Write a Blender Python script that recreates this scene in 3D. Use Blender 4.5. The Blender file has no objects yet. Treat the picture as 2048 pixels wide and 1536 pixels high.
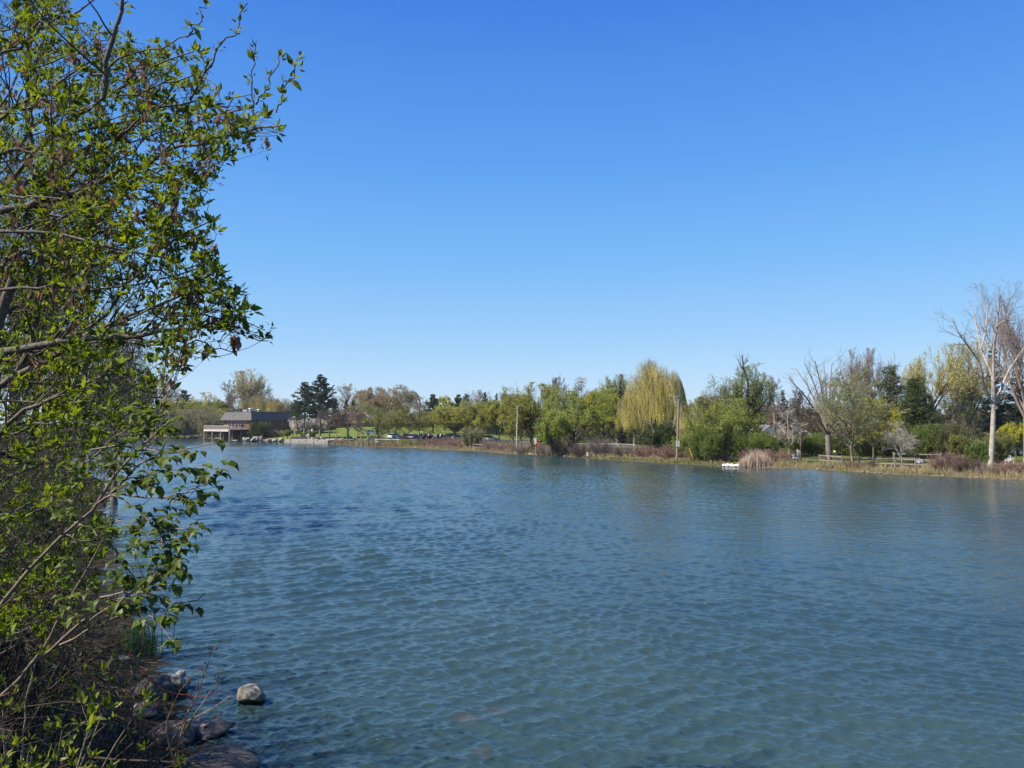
import bpy, bmesh, math
import numpy as np
from mathutils import Vector, Matrix
R = math.radians
SC = bpy.context.scene
COL = SC.collection

# ------------------------------------------------------------------ camera, sky, sun, exposure
F, CZ, PITCH = 1538.0, 5.0, math.atan(80 / 1538.0)      # focal length in photo pixels, eye height over the water
cam = bpy.data.objects.new("camera", bpy.data.cameras.new("camera"))
COL.objects.link(cam)
cam.data.sensor_width = 36.0
cam.data.lens = 36.0 * F / 2048.0
cam.data.clip_start, cam.data.clip_end = 0.05, 8000
cam.location = (0, 0, CZ)
cam.rotation_euler = (math.pi / 2 + PITCH, 0, 0)
SC.camera = cam

SUN_AZ, SUN_EL = R(-112), R(46)                          # azimuth from the view direction, negative = to the left
SD = Vector((math.sin(SUN_AZ) * math.cos(SUN_EL), math.cos(SUN_AZ) * math.cos(SUN_EL), math.sin(SUN_EL)))
sun = bpy.data.objects.new("sun", bpy.data.lights.new("sun", 'SUN'))
COL.objects.link(sun)
sun.data.energy, sun.data.angle, sun.data.color = 5.0, R(0.5), (1.0, 0.93, 0.82)
sun.rotation_euler = (-SD).to_track_quat('-Z', 'Y').to_euler()
W = bpy.data.worlds.new("World")
SC.world = W
W.use_nodes = True
nt = W.node_tree
bg = nt.nodes["Background"]
sky = nt.nodes.new("ShaderNodeTexSky")
sky.sky_type = 'NISHITA'
sky.sun_disc = False
sky.sun_elevation, sky.sun_rotation = SUN_EL, SUN_AZ
sky.altitude, sky.air_density, sky.dust_density, sky.ozone_density = 100, 1.0, 0.25, 2.5
tc = nt.nodes.new("ShaderNodeTexCoord")                  # clear spring sky: pale at the horizon, deep blue above
sep = nt.nodes.new("ShaderNodeSeparateXYZ")
nt.links.new(tc.outputs["Generated"], sep.inputs[0])
rmp = nt.nodes.new("ShaderNodeValToRGB")
SKY = [(0.0, (.58, .75, .92)), (0.04, (.48, .69, .92)), (0.11, (.31, .58, .91)), (0.20, (.18, .465, .90)), (0.32, (.098, .345, .86)), (0.48, (.042, .215, .75)), (0.60, (.02, .145, .61)), (1.0, (.015, .10, .43))]
while len(rmp.color_ramp.elements) < len(SKY): rmp.color_ramp.elements.new(0.5)
for e, (p_, c_) in zip(rmp.color_ramp.elements, SKY): e.position = p_; e.color = (*c_, 1)
nt.links.new(sep.outputs["Z"], rmp.inputs[0])
vm = nt.nodes.new("ShaderNodeVectorMath"); vm.operation = 'SCALE'; vm.inputs["Scale"].default_value = 0.59 / 0.13
nt.links.new(rmp.outputs[0], vm.inputs[0])
mixs = nt.nodes.new("ShaderNodeMix"); mixs.data_type = 'RGBA'; mixs.inputs["Factor"].default_value = 0.92
nt.links.new(sky.outputs[0], mixs.inputs["A"]); nt.links.new(vm.outputs[0], mixs.inputs["B"])
nt.links.new(mixs.outputs["Result"], bg.inputs["Color"])
bg.inputs["Strength"].default_value = 0.13
SC.view_settings.view_transform = 'Standard'
SC.view_settings.look = 'None'
SC.view_settings.exposure = 0.80
SC.view_settings.gamma = 1.0
SC.cycles.max_bounces = 8
SC.cycles.transparent_max_bounces = 8
SC.cycles.caustics_reflective = SC.cycles.caustics_refractive = False

# ------------------------------------------------------------------ helpers
CP, SP = math.cos(PITCH), math.sin(PITCH)
def at(px, py, Y):
    "the point at distance Y (metres ahead) seen at pixel px, py of the photograph"
    u, v = (px - 1024) / F, -(py - 768) / F
    s = Y / (CP - v * SP)
    return (u * s, Y, CZ + (SP + v * CP) * s)
def xat(px, Y): return at(px, 848, Y)[0]
def zat(py, Y): return at(1024, py, Y)[2]
def proj(P):
    P = np.asarray(P, float)
    y, z = P[..., 1], P[..., 2] - CZ
    d = np.maximum(y * CP + z * SP, 1e-3)
    return 1024 + F * P[..., 0] / d, 768 - F * (z * CP - y * SP) / d

def setp(o, label=None, cat=None, group=None, kind=None):
    if label: o['label'] = label
    if cat: o['category'] = cat
    if group: o['group'] = group
    if kind: o['kind'] = kind
    return o
def empty(name, loc, label, cat, group=None):
    o = bpy.data.objects.new(name, None)
    COL.objects.link(o)
    o.location = loc
    o.empty_display_size = 0.2
    return setp(o, label, cat, group)
def mesh(name, V, Q=None, T=None, smooth=False, uvs=None):
    me = bpy.data.meshes.new(name)
    V = np.ascontiguousarray(V, np.float32)
    me.vertices.add(len(V)); me.vertices.foreach_set("co", V.ravel())
    idx, st, n = [], [], 0
    for A in (Q, T):
        if A is not None and len(A):
            A = np.asarray(A, np.int32)
            idx.append(A.ravel()); st.append(n + np.arange(len(A)) * A.shape[1]); n += A.size
    idx = np.concatenate(idx); st = np.concatenate(st)
    me.loops.add(len(idx)); me.loops.foreach_set("vertex_index", idx)
    me.polygons.add(len(st)); me.polygons.foreach_set("loop_start", st.astype(np.int32))
    me.polygons.foreach_set("use_smooth", np.full(len(st), bool(smooth)))
    me.update(calc_edges=True)
    return me
def put(name, me, mat=None, parent=None, loc=(0, 0, 0), rz=0.0):
    o = bpy.data.objects.new(name, me)
    if mat is not None and len(me.materials) == 0: me.materials.append(mat)
    COL.objects.link(o)
    o.parent = parent
    o.location = loc
    if rz: o.rotation_euler = (0, 0, rz)
    return o
class Geo:
    "collects shapes into one mesh"
    def __init__(s): s.V, s.Q, s.T, s.n = [], [], [], 0
    def add(s, V, Q=None, T=None):
        V = np.asarray(V, float).reshape(-1, 3)
        if Q is not None and len(Q): s.Q.append(np.asarray(Q) + s.n)
        if T is not None and len(T): s.T.append(np.asarray(T) + s.n)
        s.V.append(V); s.n += len(V)
        return s
    def box(s, x0, x1, y0, y1, z0, z1):
        V = [(x, y, z) for z in (z0, z1) for x, y in ((x0, y0), (x1, y0), (x1, y1), (x0, y1))]
        return s.add(V, [(0, 3, 2, 1), (4, 5, 6, 7), (0, 1, 5, 4), (1, 2, 6, 5), (2, 3, 7, 6), (3, 0, 4, 7)])
    def bar(s, a, b, w, h):
        a, b = Vector(a), Vector(b)
        d = (b - a).normalized()
        u = d.cross(Vector((0, 0, 1)))
        u = u.normalized() if u.length > 1e-3 else Vector((1, 0, 0))
        v = u.cross(d)
        V = [p + u * i * w / 2 + v * j * h / 2 for p in (a, b) for i, j in ((-1, -1), (1, -1), (1, 1), (-1, 1))]
        return s.add([tuple(p) for p in V], [(0, 3, 2, 1), (4, 5, 6, 7), (0, 1, 5, 4), (1, 2, 6, 5), (2, 3, 7, 6), (3, 0, 4, 7)])
    def tube(s, pts, rad, n=8):
        V, Q = tubes(np.asarray(pts, float)[None], np.broadcast_to(np.asarray(rad, float), (len(pts),))[None], n)
        m = len(pts)
        s.add(V, Q)
        for ring, fl in ((0, 1), (m - 1, -1)):
            c = V[ring * n:(ring + 1) * n].mean(0)
            k = np.arange(n)
            T = np.stack([np.full(n, n), k, (k + 1) % n], 1)[:, ::-fl]
            s.add(np.vstack([V[ring * n:(ring + 1) * n], c]), None, T)
        return s
    def prism(s, poly, z0, z1):
        n = len(poly)
        V = [(x, y, z0) for x, y in poly] + [(x, y, z1) for x, y in poly]
        s.add(V, [(i, (i + 1) % n, n + (i + 1) % n, n + i) for i in range(n)])
        c = np.mean(np.asarray(poly), 0)
        for z in (z0, z1):
            s.add([(x, y, z) for x, y in poly] + [(c[0], c[1], z)], None, [(i, (i + 1) % n, n) for i in range(n)])
        return s
    def mesh(s, name, smooth=False):
        return mesh(name, np.vstack(s.V), np.vstack(s.Q) if s.Q else None, np.vstack(s.T) if s.T else None, smooth)
    def put(s, name, mat=None, parent=None, smooth=False, loc=(0, 0, 0), rz=0.0):
        return put(name, s.mesh(name, smooth), mat, parent, loc, rz)

def nrm(v): return v / np.maximum(np.linalg.norm(v, axis=-1, keepdims=True), 1e-9)
def tubes(P, Rd, s=4):
    "P (n,m,3) polylines with radii (n,m) as s-sided tubes"
    n, m = P.shape[:2]
    t = np.empty_like(P)
    t[:, 1:-1] = P[:, 2:] - P[:, :-2]; t[:, 0] = P[:, 1] - P[:, 0]; t[:, -1] = P[:, -1] - P[:, -2]
    t = nrm(t)
    ax = nrm((P[:, -1] - P[:, 0]))
    ref = np.where(np.abs(ax[:, 2:3]) > 0.8, np.array([[1.0, 0, 0]]), np.array([[0, 0, 1.0]]))[:, None]
    u = nrm(np.cross(t, ref)); v = np.cross(t, u)
    a = np.arange(s) * 2 * math.pi / s
    V = P[:, :, None] + Rd[:, :, None, None] * (np.cos(a)[:, None] * u[:, :, None] + np.sin(a)[:, None] * v[:, :, None])
    base = (np.arange(n) * m * s)[:, None, None] + (np.arange(m - 1) * s)[None, :, None]
    k = np.arange(s); k2 = (k + 1) % s
    Q = np.stack([base + k, base + k2, base + s + k2, base + s + k], -1).reshape(-1, 4)
    return V.reshape(-1, 3), Q
def spawn(rng, P, Rd, k, ln, ang, up=0.0, t0=0.25, t1=1.0, m=4, rad=0.6, wig=0.12, end=0.35, lv=0.35, tip=0.5, rmin=0.004, perp=None):
    "k children on every polyline"
    n, M = P.shape[:2]
    j = np.repeat(np.arange(n), k)
    t = t0 + (t1 - t0) * ((np.tile(np.arange(k), n) + rng.random(n * k)) / k)
    f = t * (M - 1); i = np.minimum(f.astype(int), M - 2); w = (f - i)[:, None]
    p = P[j, i] * (1 - w) + P[j, i + 1] * w
    r = Rd[j, i] * (1 - w[:, 0]) + Rd[j, i + 1] * w[:, 0]
    tg = nrm(P[j, i + 1] - P[j, i])
    q = rng.normal(size=(n * k, 3)) * (np.array(perp) if perp is not None else 1.0)
    q = nrm(q - (q * tg).sum(1, keepdims=True) * tg)
    if n == 1:                                               # limbs spread evenly round the trunk
        ga = np.arange(k) * 2.39996 + rng.uniform(0, 6.28) + rng.normal(size=k) * .25
        q = np.stack([np.cos(ga), np.sin(ga), np.zeros(k)], 1); q = nrm(q - (q * tg).sum(1, keepdims=True) * tg)
    a = ang * (0.7 + 0.6 * rng.random(n * k))[:, None]
    d = np.cos(a) * tg + np.sin(a) * q
    L = (np.asarray(ln)[j] if np.ndim(ln) else np.full(n * k, ln)) * (1 + lv * rng.normal(size=n * k)).clip(0.3, 2) * (1 - tip * (t - t0) / max(t1 - t0, 1e-6))
    out = np.empty((n * k, m, 3)); out[:, 0] = p
    for s in range(1, m):
        d = nrm(d + wig * rng.normal(size=d.shape) + np.array([0, 0, up]))
        out[:, s] = out[:, s - 1] + d * (L / (m - 1))[:, None]
    r0 = np.maximum(r * rad, rmin)
    R2 = r0[:, None] * np.linspace(1, end, m)[None]
    return out, np.maximum(R2, rmin * 0.7), L

# ------------------------------------------------------------------ materials
MATS = {}
def nodes_of(name):
    m = bpy.data.materials.new(name); m.use_nodes = True
    t = m.node_tree
    b = t.nodes["Principled BSDF"]
    return m, t, b
def ramp(t, src, stops):
    r = t.nodes.new("ShaderNodeValToRGB")
    while len(r.color_ramp.elements) < len(stops): r.color_ramp.elements.new(0.5)
    for e, (p, c) in zip(r.color_ramp.elements, stops):
        e.position = p; e.color = (*c, 1)
    t.links.new(src, r.inputs[0])
    return r.outputs[0]
def noise(t, scale, detail=4, rough=0.6, vec=None, dist=0.0):
    n = t.nodes.new("ShaderNodeTexNoise")
    n.inputs["Scale"].default_value = scale; n.inputs["Detail"].default_value = detail
    n.inputs["Roughness"].default_value = rough; n.inputs["Distortion"].default_value = dist
    if vec is None:
        g = t.nodes.new("ShaderNodeNewGeometry"); vec = g.outputs["Position"]
    t.links.new(vec, n.inputs["Vector"])
    return n.outputs["Fac"]
def mul(c, f): return tuple(min(1.0, x * f) for x in c)
ALB = 0.80                                               # exposure was chosen for deep shade against a bright sky
def surf(name, col, var=0.25, scale=6.0, rough=0.8, bump=0.0, metal=0.0, spec=0.3, stretch=None):
    "noisy matt surface"
    col = mul(col, ALB)
    key = ("surf", name)
    if key in MATS: return MATS[key]
    m, t, b = nodes_of(name)
    vec = None
    if stretch:
        g = t.nodes.new("ShaderNodeNewGeometry"); mp = t.nodes.new("ShaderNodeMapping")
        mp.inputs["Scale"].default_value = stretch
        t.links.new(g.outputs["Position"], mp.inputs[0]); vec = mp.outputs[0]
    f = noise(t, scale, 5, 0.65, vec)
    t.links.new(ramp(t, f, [(0.3, mul(col, 1 - var)), (0.7, mul(col, 1 + var))]), b.inputs["Base Color"])
    b.inputs["Roughness"].default_value = rough
    b.inputs["Metallic"].default_value = metal
    b.inputs["Specular IOR Level"].default_value = spec
    if bump:
        bp = t.nodes.new("ShaderNodeBump"); bp.inputs["Strength"].default_value = bump; bp.inputs["Distance"].default_value = 0.05
        t.links.new(f, bp.inputs["Height"]); t.links.new(bp.outputs[0], b.inputs["Normal"])
    MATS[key] = m
    return m
def leafmat(name, col, trans=None, tf=0.35, var=0.45, rough=0.55, spec=0.25, patch=0.25):
    "foliage: every leaf a little different, light comes through"
    col = mul(col, ALB)
    key = ("leaf", name)
    if key in MATS: return MATS[key]
    m, t, b = nodes_of(name)
    g = t.nodes.new("ShaderNodeNewGeometry")
    c1 = ramp(t, g.outputs["Random Per Island"], [(0.0, mul(col, 1 - var)), (0.45, col), (0.8, mul(col, 1 + var * 0.8)), (1.0, (min(1, col[0] * (1 + var) * 1.05), min(1, col[1] * (1 + var)), col[2]))])
    f = noise(t, patch, 3, 0.6)
    mx = t.nodes.new("ShaderNodeMix"); mx.data_type = 'RGBA'; mx.blend_type = 'MULTIPLY'; mx.inputs["Factor"].default_value = 1.0
    t.links.new(c1, mx.inputs["A"])
    t.links.new(ramp(t, f, [(0.3, (0.7, 0.72, 0.75)), (0.7, (1.25, 1.2, 1.1))]), mx.inputs["B"])
    t.links.new(mx.outputs["Result"], b.inputs["Base Color"])
    b.inputs["Roughness"].default_value = rough
    b.inputs["Specular IOR Level"].default_value = spec
    tr = t.nodes.new("ShaderNodeBsdfTranslucent")
    m2 = t.nodes.new("ShaderNodeMix"); m2.data_type = 'RGBA'; m2.blend_type = 'MULTIPLY'; m2.inputs["Factor"].default_value = 1.0
    t.links.new(mx.outputs["Result"], m2.inputs["A"])
    m2.inputs["B"].default_value = (*(trans or (1.5, 1.5, 0.8)), 1)
    t.links.new(m2.outputs["Result"], tr.inputs["Color"])
    ms = t.nodes.new("ShaderNodeMixShader"); ms.inputs[0].default_value = tf
    t.links.new(b.outputs[0], ms.inputs[1]); t.links.new(tr.outputs[0], ms.inputs[2])
    t.links.new(ms.outputs[0], t.nodes["Material Output"].inputs["Surface"])
    MATS[key] = m
    return m
def bark(name, col):
    return surf("bark " + name, col, 0.4, 9.0, 0.9, 0.5, spec=0.15, stretch=(1, 1, 0.25))

# ------------------------------------------------------------------ shores and terrain
FAR_PX = [(300, 870.5), (345, 873), (400, 876), (440, 877.5), (500, 880), (520, 882.5), (560, 884.5), (600, 886), (650, 887.5), (700, 890), (740, 892.5), (800, 895), (850, 897),
          (900, 899.5), (950, 902), (1000, 906), (1050, 908.5), (1100, 911), (1150, 914.5), (1200, 918), (1250, 921.5), (1300, 924.5), (1350, 927), (1400, 929.5), (1450, 933.5),
          (1500, 935.5), (1550, 936), (1600, 937), (1650, 940), (1700, 943), (1750, 946), (1800, 949), (1850, 951), (1900, 953), (1950, 955.5), (2000, 958), (2048, 960.5)]
def shore_xy(px, py):
    Y = CZ * CP * F / (py - 848) if False else None
    u, v = (px - 1024) / F, -(py - 768) / F
    s = -CZ / (SP + v * CP)
    return (u * s, (CP - v * SP) * s)
FAR = np.array([shore_xy(*p) for p in FAR_PX] + [(60, 58), (90, 42), (150, 30), (400, 20)])
NEAR = np.array([shore_xy(*p) for p in [(240, 969), (212, 1000), (222, 1075), (240, 1140), (268, 1225), (318, 1310), (352, 1385), (402, 1430), (452, 1505), (505, 1570)]] + [(-1.5, 8.6), (4, 6.4), (12, 4.2), (40, 0), (120, -8), (400, -20)])
NEAR = np.vstack([[FAR[0] + (-8, 0), (-90, 165), (-52, 88)], NEAR])
LAKE = np.vstack([NEAR, FAR[::-1]])
def seg_dist(x, y, L):
    d = np.full(x.shape, 1e9)
    for a, b in zip(L[:-1], L[1:]):
        ab = b - a
        t = np.clip(((x - a[0]) * ab[0] + (y - a[1]) * ab[1]) / (ab @ ab), 0, 1)
        d = np.minimum(d, np.hypot(x - a[0] - t * ab[0], y - a[1] - t * ab[1]))
    return d
def in_lake(x, y):
    c = np.zeros(x.shape, bool)
    n = len(LAKE)
    for i in range(n):
        (x1, y1), (x2, y2) = LAKE[i], LAKE[(i + 1) % n]
        if y1 == y2: continue
        c ^= ((y1 > y) != (y2 > y)) & (x < (x2 - x1) * (y - y1) / (y2 - y1) + x1)
    return c
def sst(a, b, x):
    t = np.clip((x - a) / (b - a), 0, 1)
    return t * t * (3 - 2 * t)
_rg = np.random.default_rng(5)
_hk = [(_rg.uniform(0, 6.28), 2 * math.pi / l, _rg.uniform(0, 6.28), a) for l, a in ((2.3, .05), (1.7, .05), (1.1, .035), (0.8, .03), (3.9, .07), (5.1, .07), (0.55, .02), (0.63, .02))]
def height(x, y):
    x, y = np.asarray(x, float), np.asarray(y, float)
    dn, df = seg_dist(x, y, NEAR), seg_dist(x, y, FAR)
    ins = in_lake(x, y)
    d = np.where(ins, -1, 1) * np.minimum(dn, df)
    near = dn < df
    bumps = sum(a * np.sin(k * (x * math.cos(t) + y * math.sin(t)) + p) for t, k, p, a in _hk)
    zn = 3.3 * sst(0.3, 8.0, d) + 0.12 * np.clip(d, 0, 3) + bumps * np.clip(d, 0, 1.0)
    zf = 0.42 * (1 - np.exp(-np.clip(d, 0, 99) / 1.6)) + 0.5 * sst(3, 30, d) * sst(20, -20, x) + 0.2 * bumps * np.clip(d / 3, 0, 1)
    zf = zf + 3.2 * np.exp(-(((x + 46) / 40) ** 2 + ((y - 292) / 44) ** 2)) * sst(4, 30, d)
    zf = zf + 1.1 * np.exp(-(((x + 72) / 14) ** 2 + ((y - 250) / 18) ** 2)) * sst(1, 8, d)
    under = np.maximum(d * 0.22, -1.8)
    return np.where(ins, under, np.where(near, zn, zf))
def hgt(x, y): return float(height(np.array([float(x)]), np.array([float(y)]))[0])

def grid_sheet(xs, ys, zf):
    X, Y = np.meshgrid(xs, ys)
    Z = zf(X.ravel(), Y.ravel())
    V = np.stack([X.ravel(), Y.ravel(), Z], 1)
    nx, ny = len(xs), len(ys)
    i = (np.arange(ny - 1)[:, None] * nx + np.arange(nx - 1)[None]).ravel()
    return V, np.stack([i, i + 1, i + 1 + nx, i + nx], 1)
def axis(parts):
    out = []
    for a, b, st in parts: out.append(np.arange(a, b, st))
    return np.unique(np.round(np.concatenate(out), 4))
xs = axis([(-3000, -300, 300), (-300, -140, 8), (-140, -25, 1.3), (-25, 2, 0.3), (2, 66, 1.1), (66, 300, 9), (300, 3001, 300)])
ys = axis([(-600, -40, 80), (-40, -2, 3), (-2, 28, 0.3), (28, 300, 1.3), (300, 420, 6), (420, 4001, 300)])
V, Q = grid_sheet(xs, ys, height)
gm = mesh("ground", V, Q, smooth=True)
lw = seg_dist(V[:, 0], V[:, 1], FAR); ln_ = seg_dist(V[:, 0], V[:, 1], NEAR)
att = gm.attributes.new("lawn", 'FLOAT', 'POINT')
pxv = 1024 + F * V[:, 0] / np.maximum(V[:, 1], 1)
att.data.foreach_set("value", (sst(2.0, 7.0, lw) * (lw < ln_)).astype(np.float32))
at2 = gm.attributes.new("far_bank", 'FLOAT', 'POINT')
at2.data.foreach_set("value", (lw < ln_).astype(np.float32))
at3 = gm.attributes.new("mown", 'FLOAT', 'POINT')
at3.data.foreach_set("value", (sst(-75, -68, V[:, 0]) * sst(12, -8, V[:, 0]) * sst(175, 190, V[:, 1]) + .45 * sst(25, 40, V[:, 0]) * sst(150, 110, V[:, 1])).astype(np.float32))
m, t, b = nodes_of("ground soil and lawn")
a_ = t.nodes.new("ShaderNodeAttribute"); a_.attribute_name = "lawn"
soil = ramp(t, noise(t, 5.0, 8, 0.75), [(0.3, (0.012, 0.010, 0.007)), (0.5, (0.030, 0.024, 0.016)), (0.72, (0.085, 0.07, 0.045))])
lawn = ramp(t, noise(t, 0.35, 8, 0.7), [(0.3, (0.085, 0.115, 0.022)), (0.55, (0.135, 0.170, 0.032)), (0.75, (0.18, 0.20, 0.05))])
mx = t.nodes.new("ShaderNodeMix"); mx.data_type = 'RGBA'
def att_mix(name, A, B):
    q = t.nodes.new("ShaderNodeAttribute"); q.attribute_name = name
    x = t.nodes.new("ShaderNodeMix"); x.data_type = 'RGBA'
    t.links.new(q.outputs["Fac"], x.inputs["Factor"]); t.links.new(A, x.inputs["A"]); t.links.new(B, x.inputs["B"])
    return x.outputs["Result"]
rough_g = ramp(t, noise(t, 0.6, 8, 0.75), [(0.3, (0.035, 0.042, 0.014)), (0.5, (0.085, 0.085, 0.03)), (0.72, (0.17, 0.14, 0.07))])
straw = ramp(t, noise(t, 1.2, 8, 0.75), [(0.3, (0.07, 0.058, 0.03)), (0.7, (0.22, 0.18, 0.10))])
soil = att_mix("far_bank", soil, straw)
lawn = att_mix("mown", rough_g, lawn)
t.links.new(a_.outputs["Fac"], mx.inputs["Factor"]); t.links.new(soil, mx.inputs["A"]); t.links.new(lawn, mx.inputs["B"])
t.links.new(mx.outputs["Result"], b.inputs["Base Color"])
b.inputs["Roughness"].default_value = 0.95; b.inputs["Specular IOR Level"].default_value = 0.1
bp = t.nodes.new("ShaderNodeBump"); bp.inputs["Strength"].default_value = 0.6; bp.inputs["Distance"].default_value = 0.06
t.links.new(noise(t, 9.0, 6, 0.7), bp.inputs["Height"]); t.links.new(bp.outputs[0], b.inputs["Normal"])
setp(put("ground", gm, m), "grassy park ground and dark soil bank around the lake", "ground", kind="structure")

# water: a fan of quads that gets coarser with distance, wind waves as real relief
rng = np.random.default_rng(11)
rr = [6.0]
while rr[-1] < 330: rr.append(rr[-1] + min(max(0.0036 * rr[-1], 0.03), 0.2 if rr[-1] < 190 else 0.5))
rr = np.array(rr)
th = np.radians(np.linspace(-50, 50, 1050))
RR, TH = np.meshgrid(rr, th, indexing='ij')
wx, wy = (RR * np.sin(TH)).ravel(), (RR * np.cos(TH)).ravel()
spc = np.repeat(np.maximum(np.gradient(rr), rr * (th[1] - th[0])), len(th))
wz = np.zeros_like(wx); dx = np.zeros_like(wx); dy = np.zeros_like(wx)
def sst_(a_, b_, x_): return np.clip((x_ - a_) / (b_ - a_), 0, 1)
gust = 0.78 + 0.30 * np.sin(wx * .055 + wy * .02 + 1.5 * np.sin(wy * .045)) + 0.28 * np.sin(wx * .21 + 1.3 * np.sin(wy * .13)) * np.sin(wy * .11 + 1.1 * np.sin(wx * .09 + 2))
for i in range(72):
    lam = 0.13 * (0.75 / 0.13) ** rng.random() if i < 66 else rng.uniform(.8, 1.6)
    fam = i % 5                                             # two crossing wind-wave trains and some scatter
    a = R(-66) + rng.normal() * R(11) if fam < 2 else R(-114) + rng.normal() * R(11) if fam < 4 else R(-90) + rng.normal() * R(45)
    wt = 1.25 - .8 * sst_(-12, 10, wx) if fam < 2 else .55 + .75 * sst_(-12, 10, wx) if fam < 4 else .8
    k = 2 * math.pi / lam
    amp = (0.0092 if i < 66 else 0.0040) * lam ** 1.1 * rng.uniform(0.5, 1.3)
    ph = k * (wx * math.cos(a) + wy * math.sin(a)) + rng.uniform(0, 6.28) + 0.6 * np.sin(wx * rng.uniform(.2, .5) + wy * rng.uniform(.2, .5) + i)
    vis = np.clip((lam / spc - 2.0) / 1.2, 0, 1) * amp * gust * wt
    if i % 3 == 0: vis = vis * (1 + .7 * np.sin(wx * rng.uniform(-.5, .5) + wy * rng.uniform(-.5, .5) + i))   # wave groups
    wz += vis * np.sin(ph)
    dx += vis * math.cos(a) * np.cos(ph) * 1.0; dy += vis * math.sin(a) * np.cos(ph) * 1.0
nr, nth = len(rr), len(th)
i = (np.arange(nr - 1)[:, None] * nth + np.arange(nth - 1)[None]).ravel()
wm = mesh("water", np.stack([wx + dx, wy + dy, wz], 1), np.stack([i, i + nth, i + nth + 1, i + 1], 1), smooth=True)
m, t, b = nodes_of("lake water")
g = t.nodes.new("ShaderNodeNewGeometry")
murk = ramp(t, noise(t, 0.09, 3, 0.5), [(0.35, (0.022, 0.046, 0.052)), (0.65, (0.034, 0.062, 0.062))])
def sunken(col_in, cx, cy, r):
    vd = t.nodes.new("ShaderNodeVectorMath"); vd.operation = 'DISTANCE'; vd.inputs[1].default_value = (cx, cy, 0)
    t.links.new(g.outputs["Position"], vd.inputs[0])
    ad = t.nodes.new("ShaderNodeMath"); ad.operation = 'MULTIPLY_ADD'; ad.inputs[1].default_value = 1.1
    t.links.new(noise(t, 2.2, 4, .7), ad.inputs[0]); t.links.new(vd.outputs["Value"], ad.inputs[2])
    f = ramp(t, ad.outputs[0], [(0.0, (1, 1, 1)), (min(.99, r + .35), (1, 1, 1)), (min(1, r + .75), (0, 0, 0))])
    x = t.nodes.new("ShaderNodeMix"); x.data_type = 'RGBA'
    t.links.new(f, x.inputs["Factor"]); t.links.new(col_in, x.inputs["A"]); x.inputs["B"].default_value = (.052, .055, .046, 1)
    return x.outputs["Result"]
for px_, py_ in ((935, 1437), (1000, 1418), (960, 1505)):     # brown rocks lying just under the surface
    s_ = -CZ / (SP - (py_ - 768) / F * CP)
    murk = sunken(murk, (px_ - 1024) / F * s_, (CP + (py_ - 768) / F * SP) * s_, .12)
t.links.new(murk, b.inputs["Base Color"])
b.inputs["Roughness"].default_value = 0.06
b.inputs["IOR"].default_value = 1.333
bp = t.nodes.new("ShaderNodeBump"); bp.inputs["Strength"].default_value = 1.0; bp.inputs["Distance"].default_value = 0.022
mp = t.nodes.new("ShaderNodeMapping"); mp.inputs["Rotation"].default_value = (0, 0, R(28)); mp.inputs["Scale"].default_value = (1, 1.7, 1)
t.links.new(g.outputs["Position"], mp.inputs[0])
t.links.new(noise(t, 4.5, 3, 0.55, mp.outputs[0], 0.4), bp.inputs["Height"]); t.links.new(bp.outputs[0], b.inputs["Normal"])
setp(put("water", wm, m), "rippled blue green lake water", "water", kind="structure")

import zlib
# ------------------------------------------------------------------ trees
def quads_at(rng, C, size, flat=0.0, aspect=0.6):
    "one small leaf-sized rhombus at every centre"
    n = len(C)
    d = rng.normal(size=(n, 3)); d[:, 2] *= (1 - flat); d = nrm(d)
    e = nrm(np.cross(d, rng.normal(size=(n, 3))))
    s = (size * (0.6 + 0.8 * rng.random(n)))[:, None]
    V = np.stack([C - d * s * .5, C + e * s * .5 * aspect, C + d * s * .5, C - e * s * .5 * aspect], 1)
    V[:, 1] += 0.12 * s * nrm(np.cross(d, e)); V[:, 3] += 0.12 * s * nrm(np.cross(d, e))
    return V.reshape(-1, 3), np.arange(n * 4).reshape(-1, 4)
def along(rng, P, n):
    "n random points on the outer part of the polylines"
    ln = np.linalg.norm(P[:, -1] - P[:, 0], axis=1); j = rng.choice(len(P), n, p=ln / ln.sum()); f = (0.15 + 0.85 * rng.random(n)) * (P.shape[1] - 1)
    i = np.minimum(f.astype(int), P.shape[1] - 2); w = (f - i)[:, None]
    return P[j, i] * (1 - w) + P[j, i + 1] * w
def fit(levels, H, Wd, q=98):
    "stretch a grown tree to its true height and width"
    A = np.concatenate([p.reshape(-1, 3) for p, _ in levels])
    zs = H / max(np.percentile(A[:, 2], 98.8), 1e-3)
    c = (np.percentile(A[:, 0], q) + np.percentile(A[:, 0], 100 - q)) / 2
    sx = Wd / max(np.percentile(A[:, 0], q) - np.percentile(A[:, 0], 100 - q), 1e-3)
    for p, _ in levels:
        f = sst(0.0, 0.35 * H, p[..., 2] * zs)
        p[..., 0] = p[..., 0] * sx - .35 * c * sx * f
        p[..., 1] *= sx; p[..., 2] = np.where(p[..., 2] * zs > H, H + (p[..., 2] * zs - H) * .3, p[..., 2] * zs)
    return levels
def trunk_line(rng, H, r, lean=0.0, m=9, wob=0.02, taper=0.35):
    z = np.linspace(-0.25, 1, m)[:, None] if False else np.linspace(0, 1, m)
    P = np.zeros((1, m, 3))
    P[0, :, 0] = lean * z * H + np.cumsum(rng.normal(size=m)) * wob * H / m * 2 * z
    P[0, :, 1] = np.cumsum(rng.normal(size=m)) * wob * H / m * 2 * z
    P[0, :, 2] = z * H
    P[0, 0, 2] = -0.4
    Rr = r * (1 - (1 - taper) * z)[None]
    Rr[0, 0] *= 1.35
    return P, Rr
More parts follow.
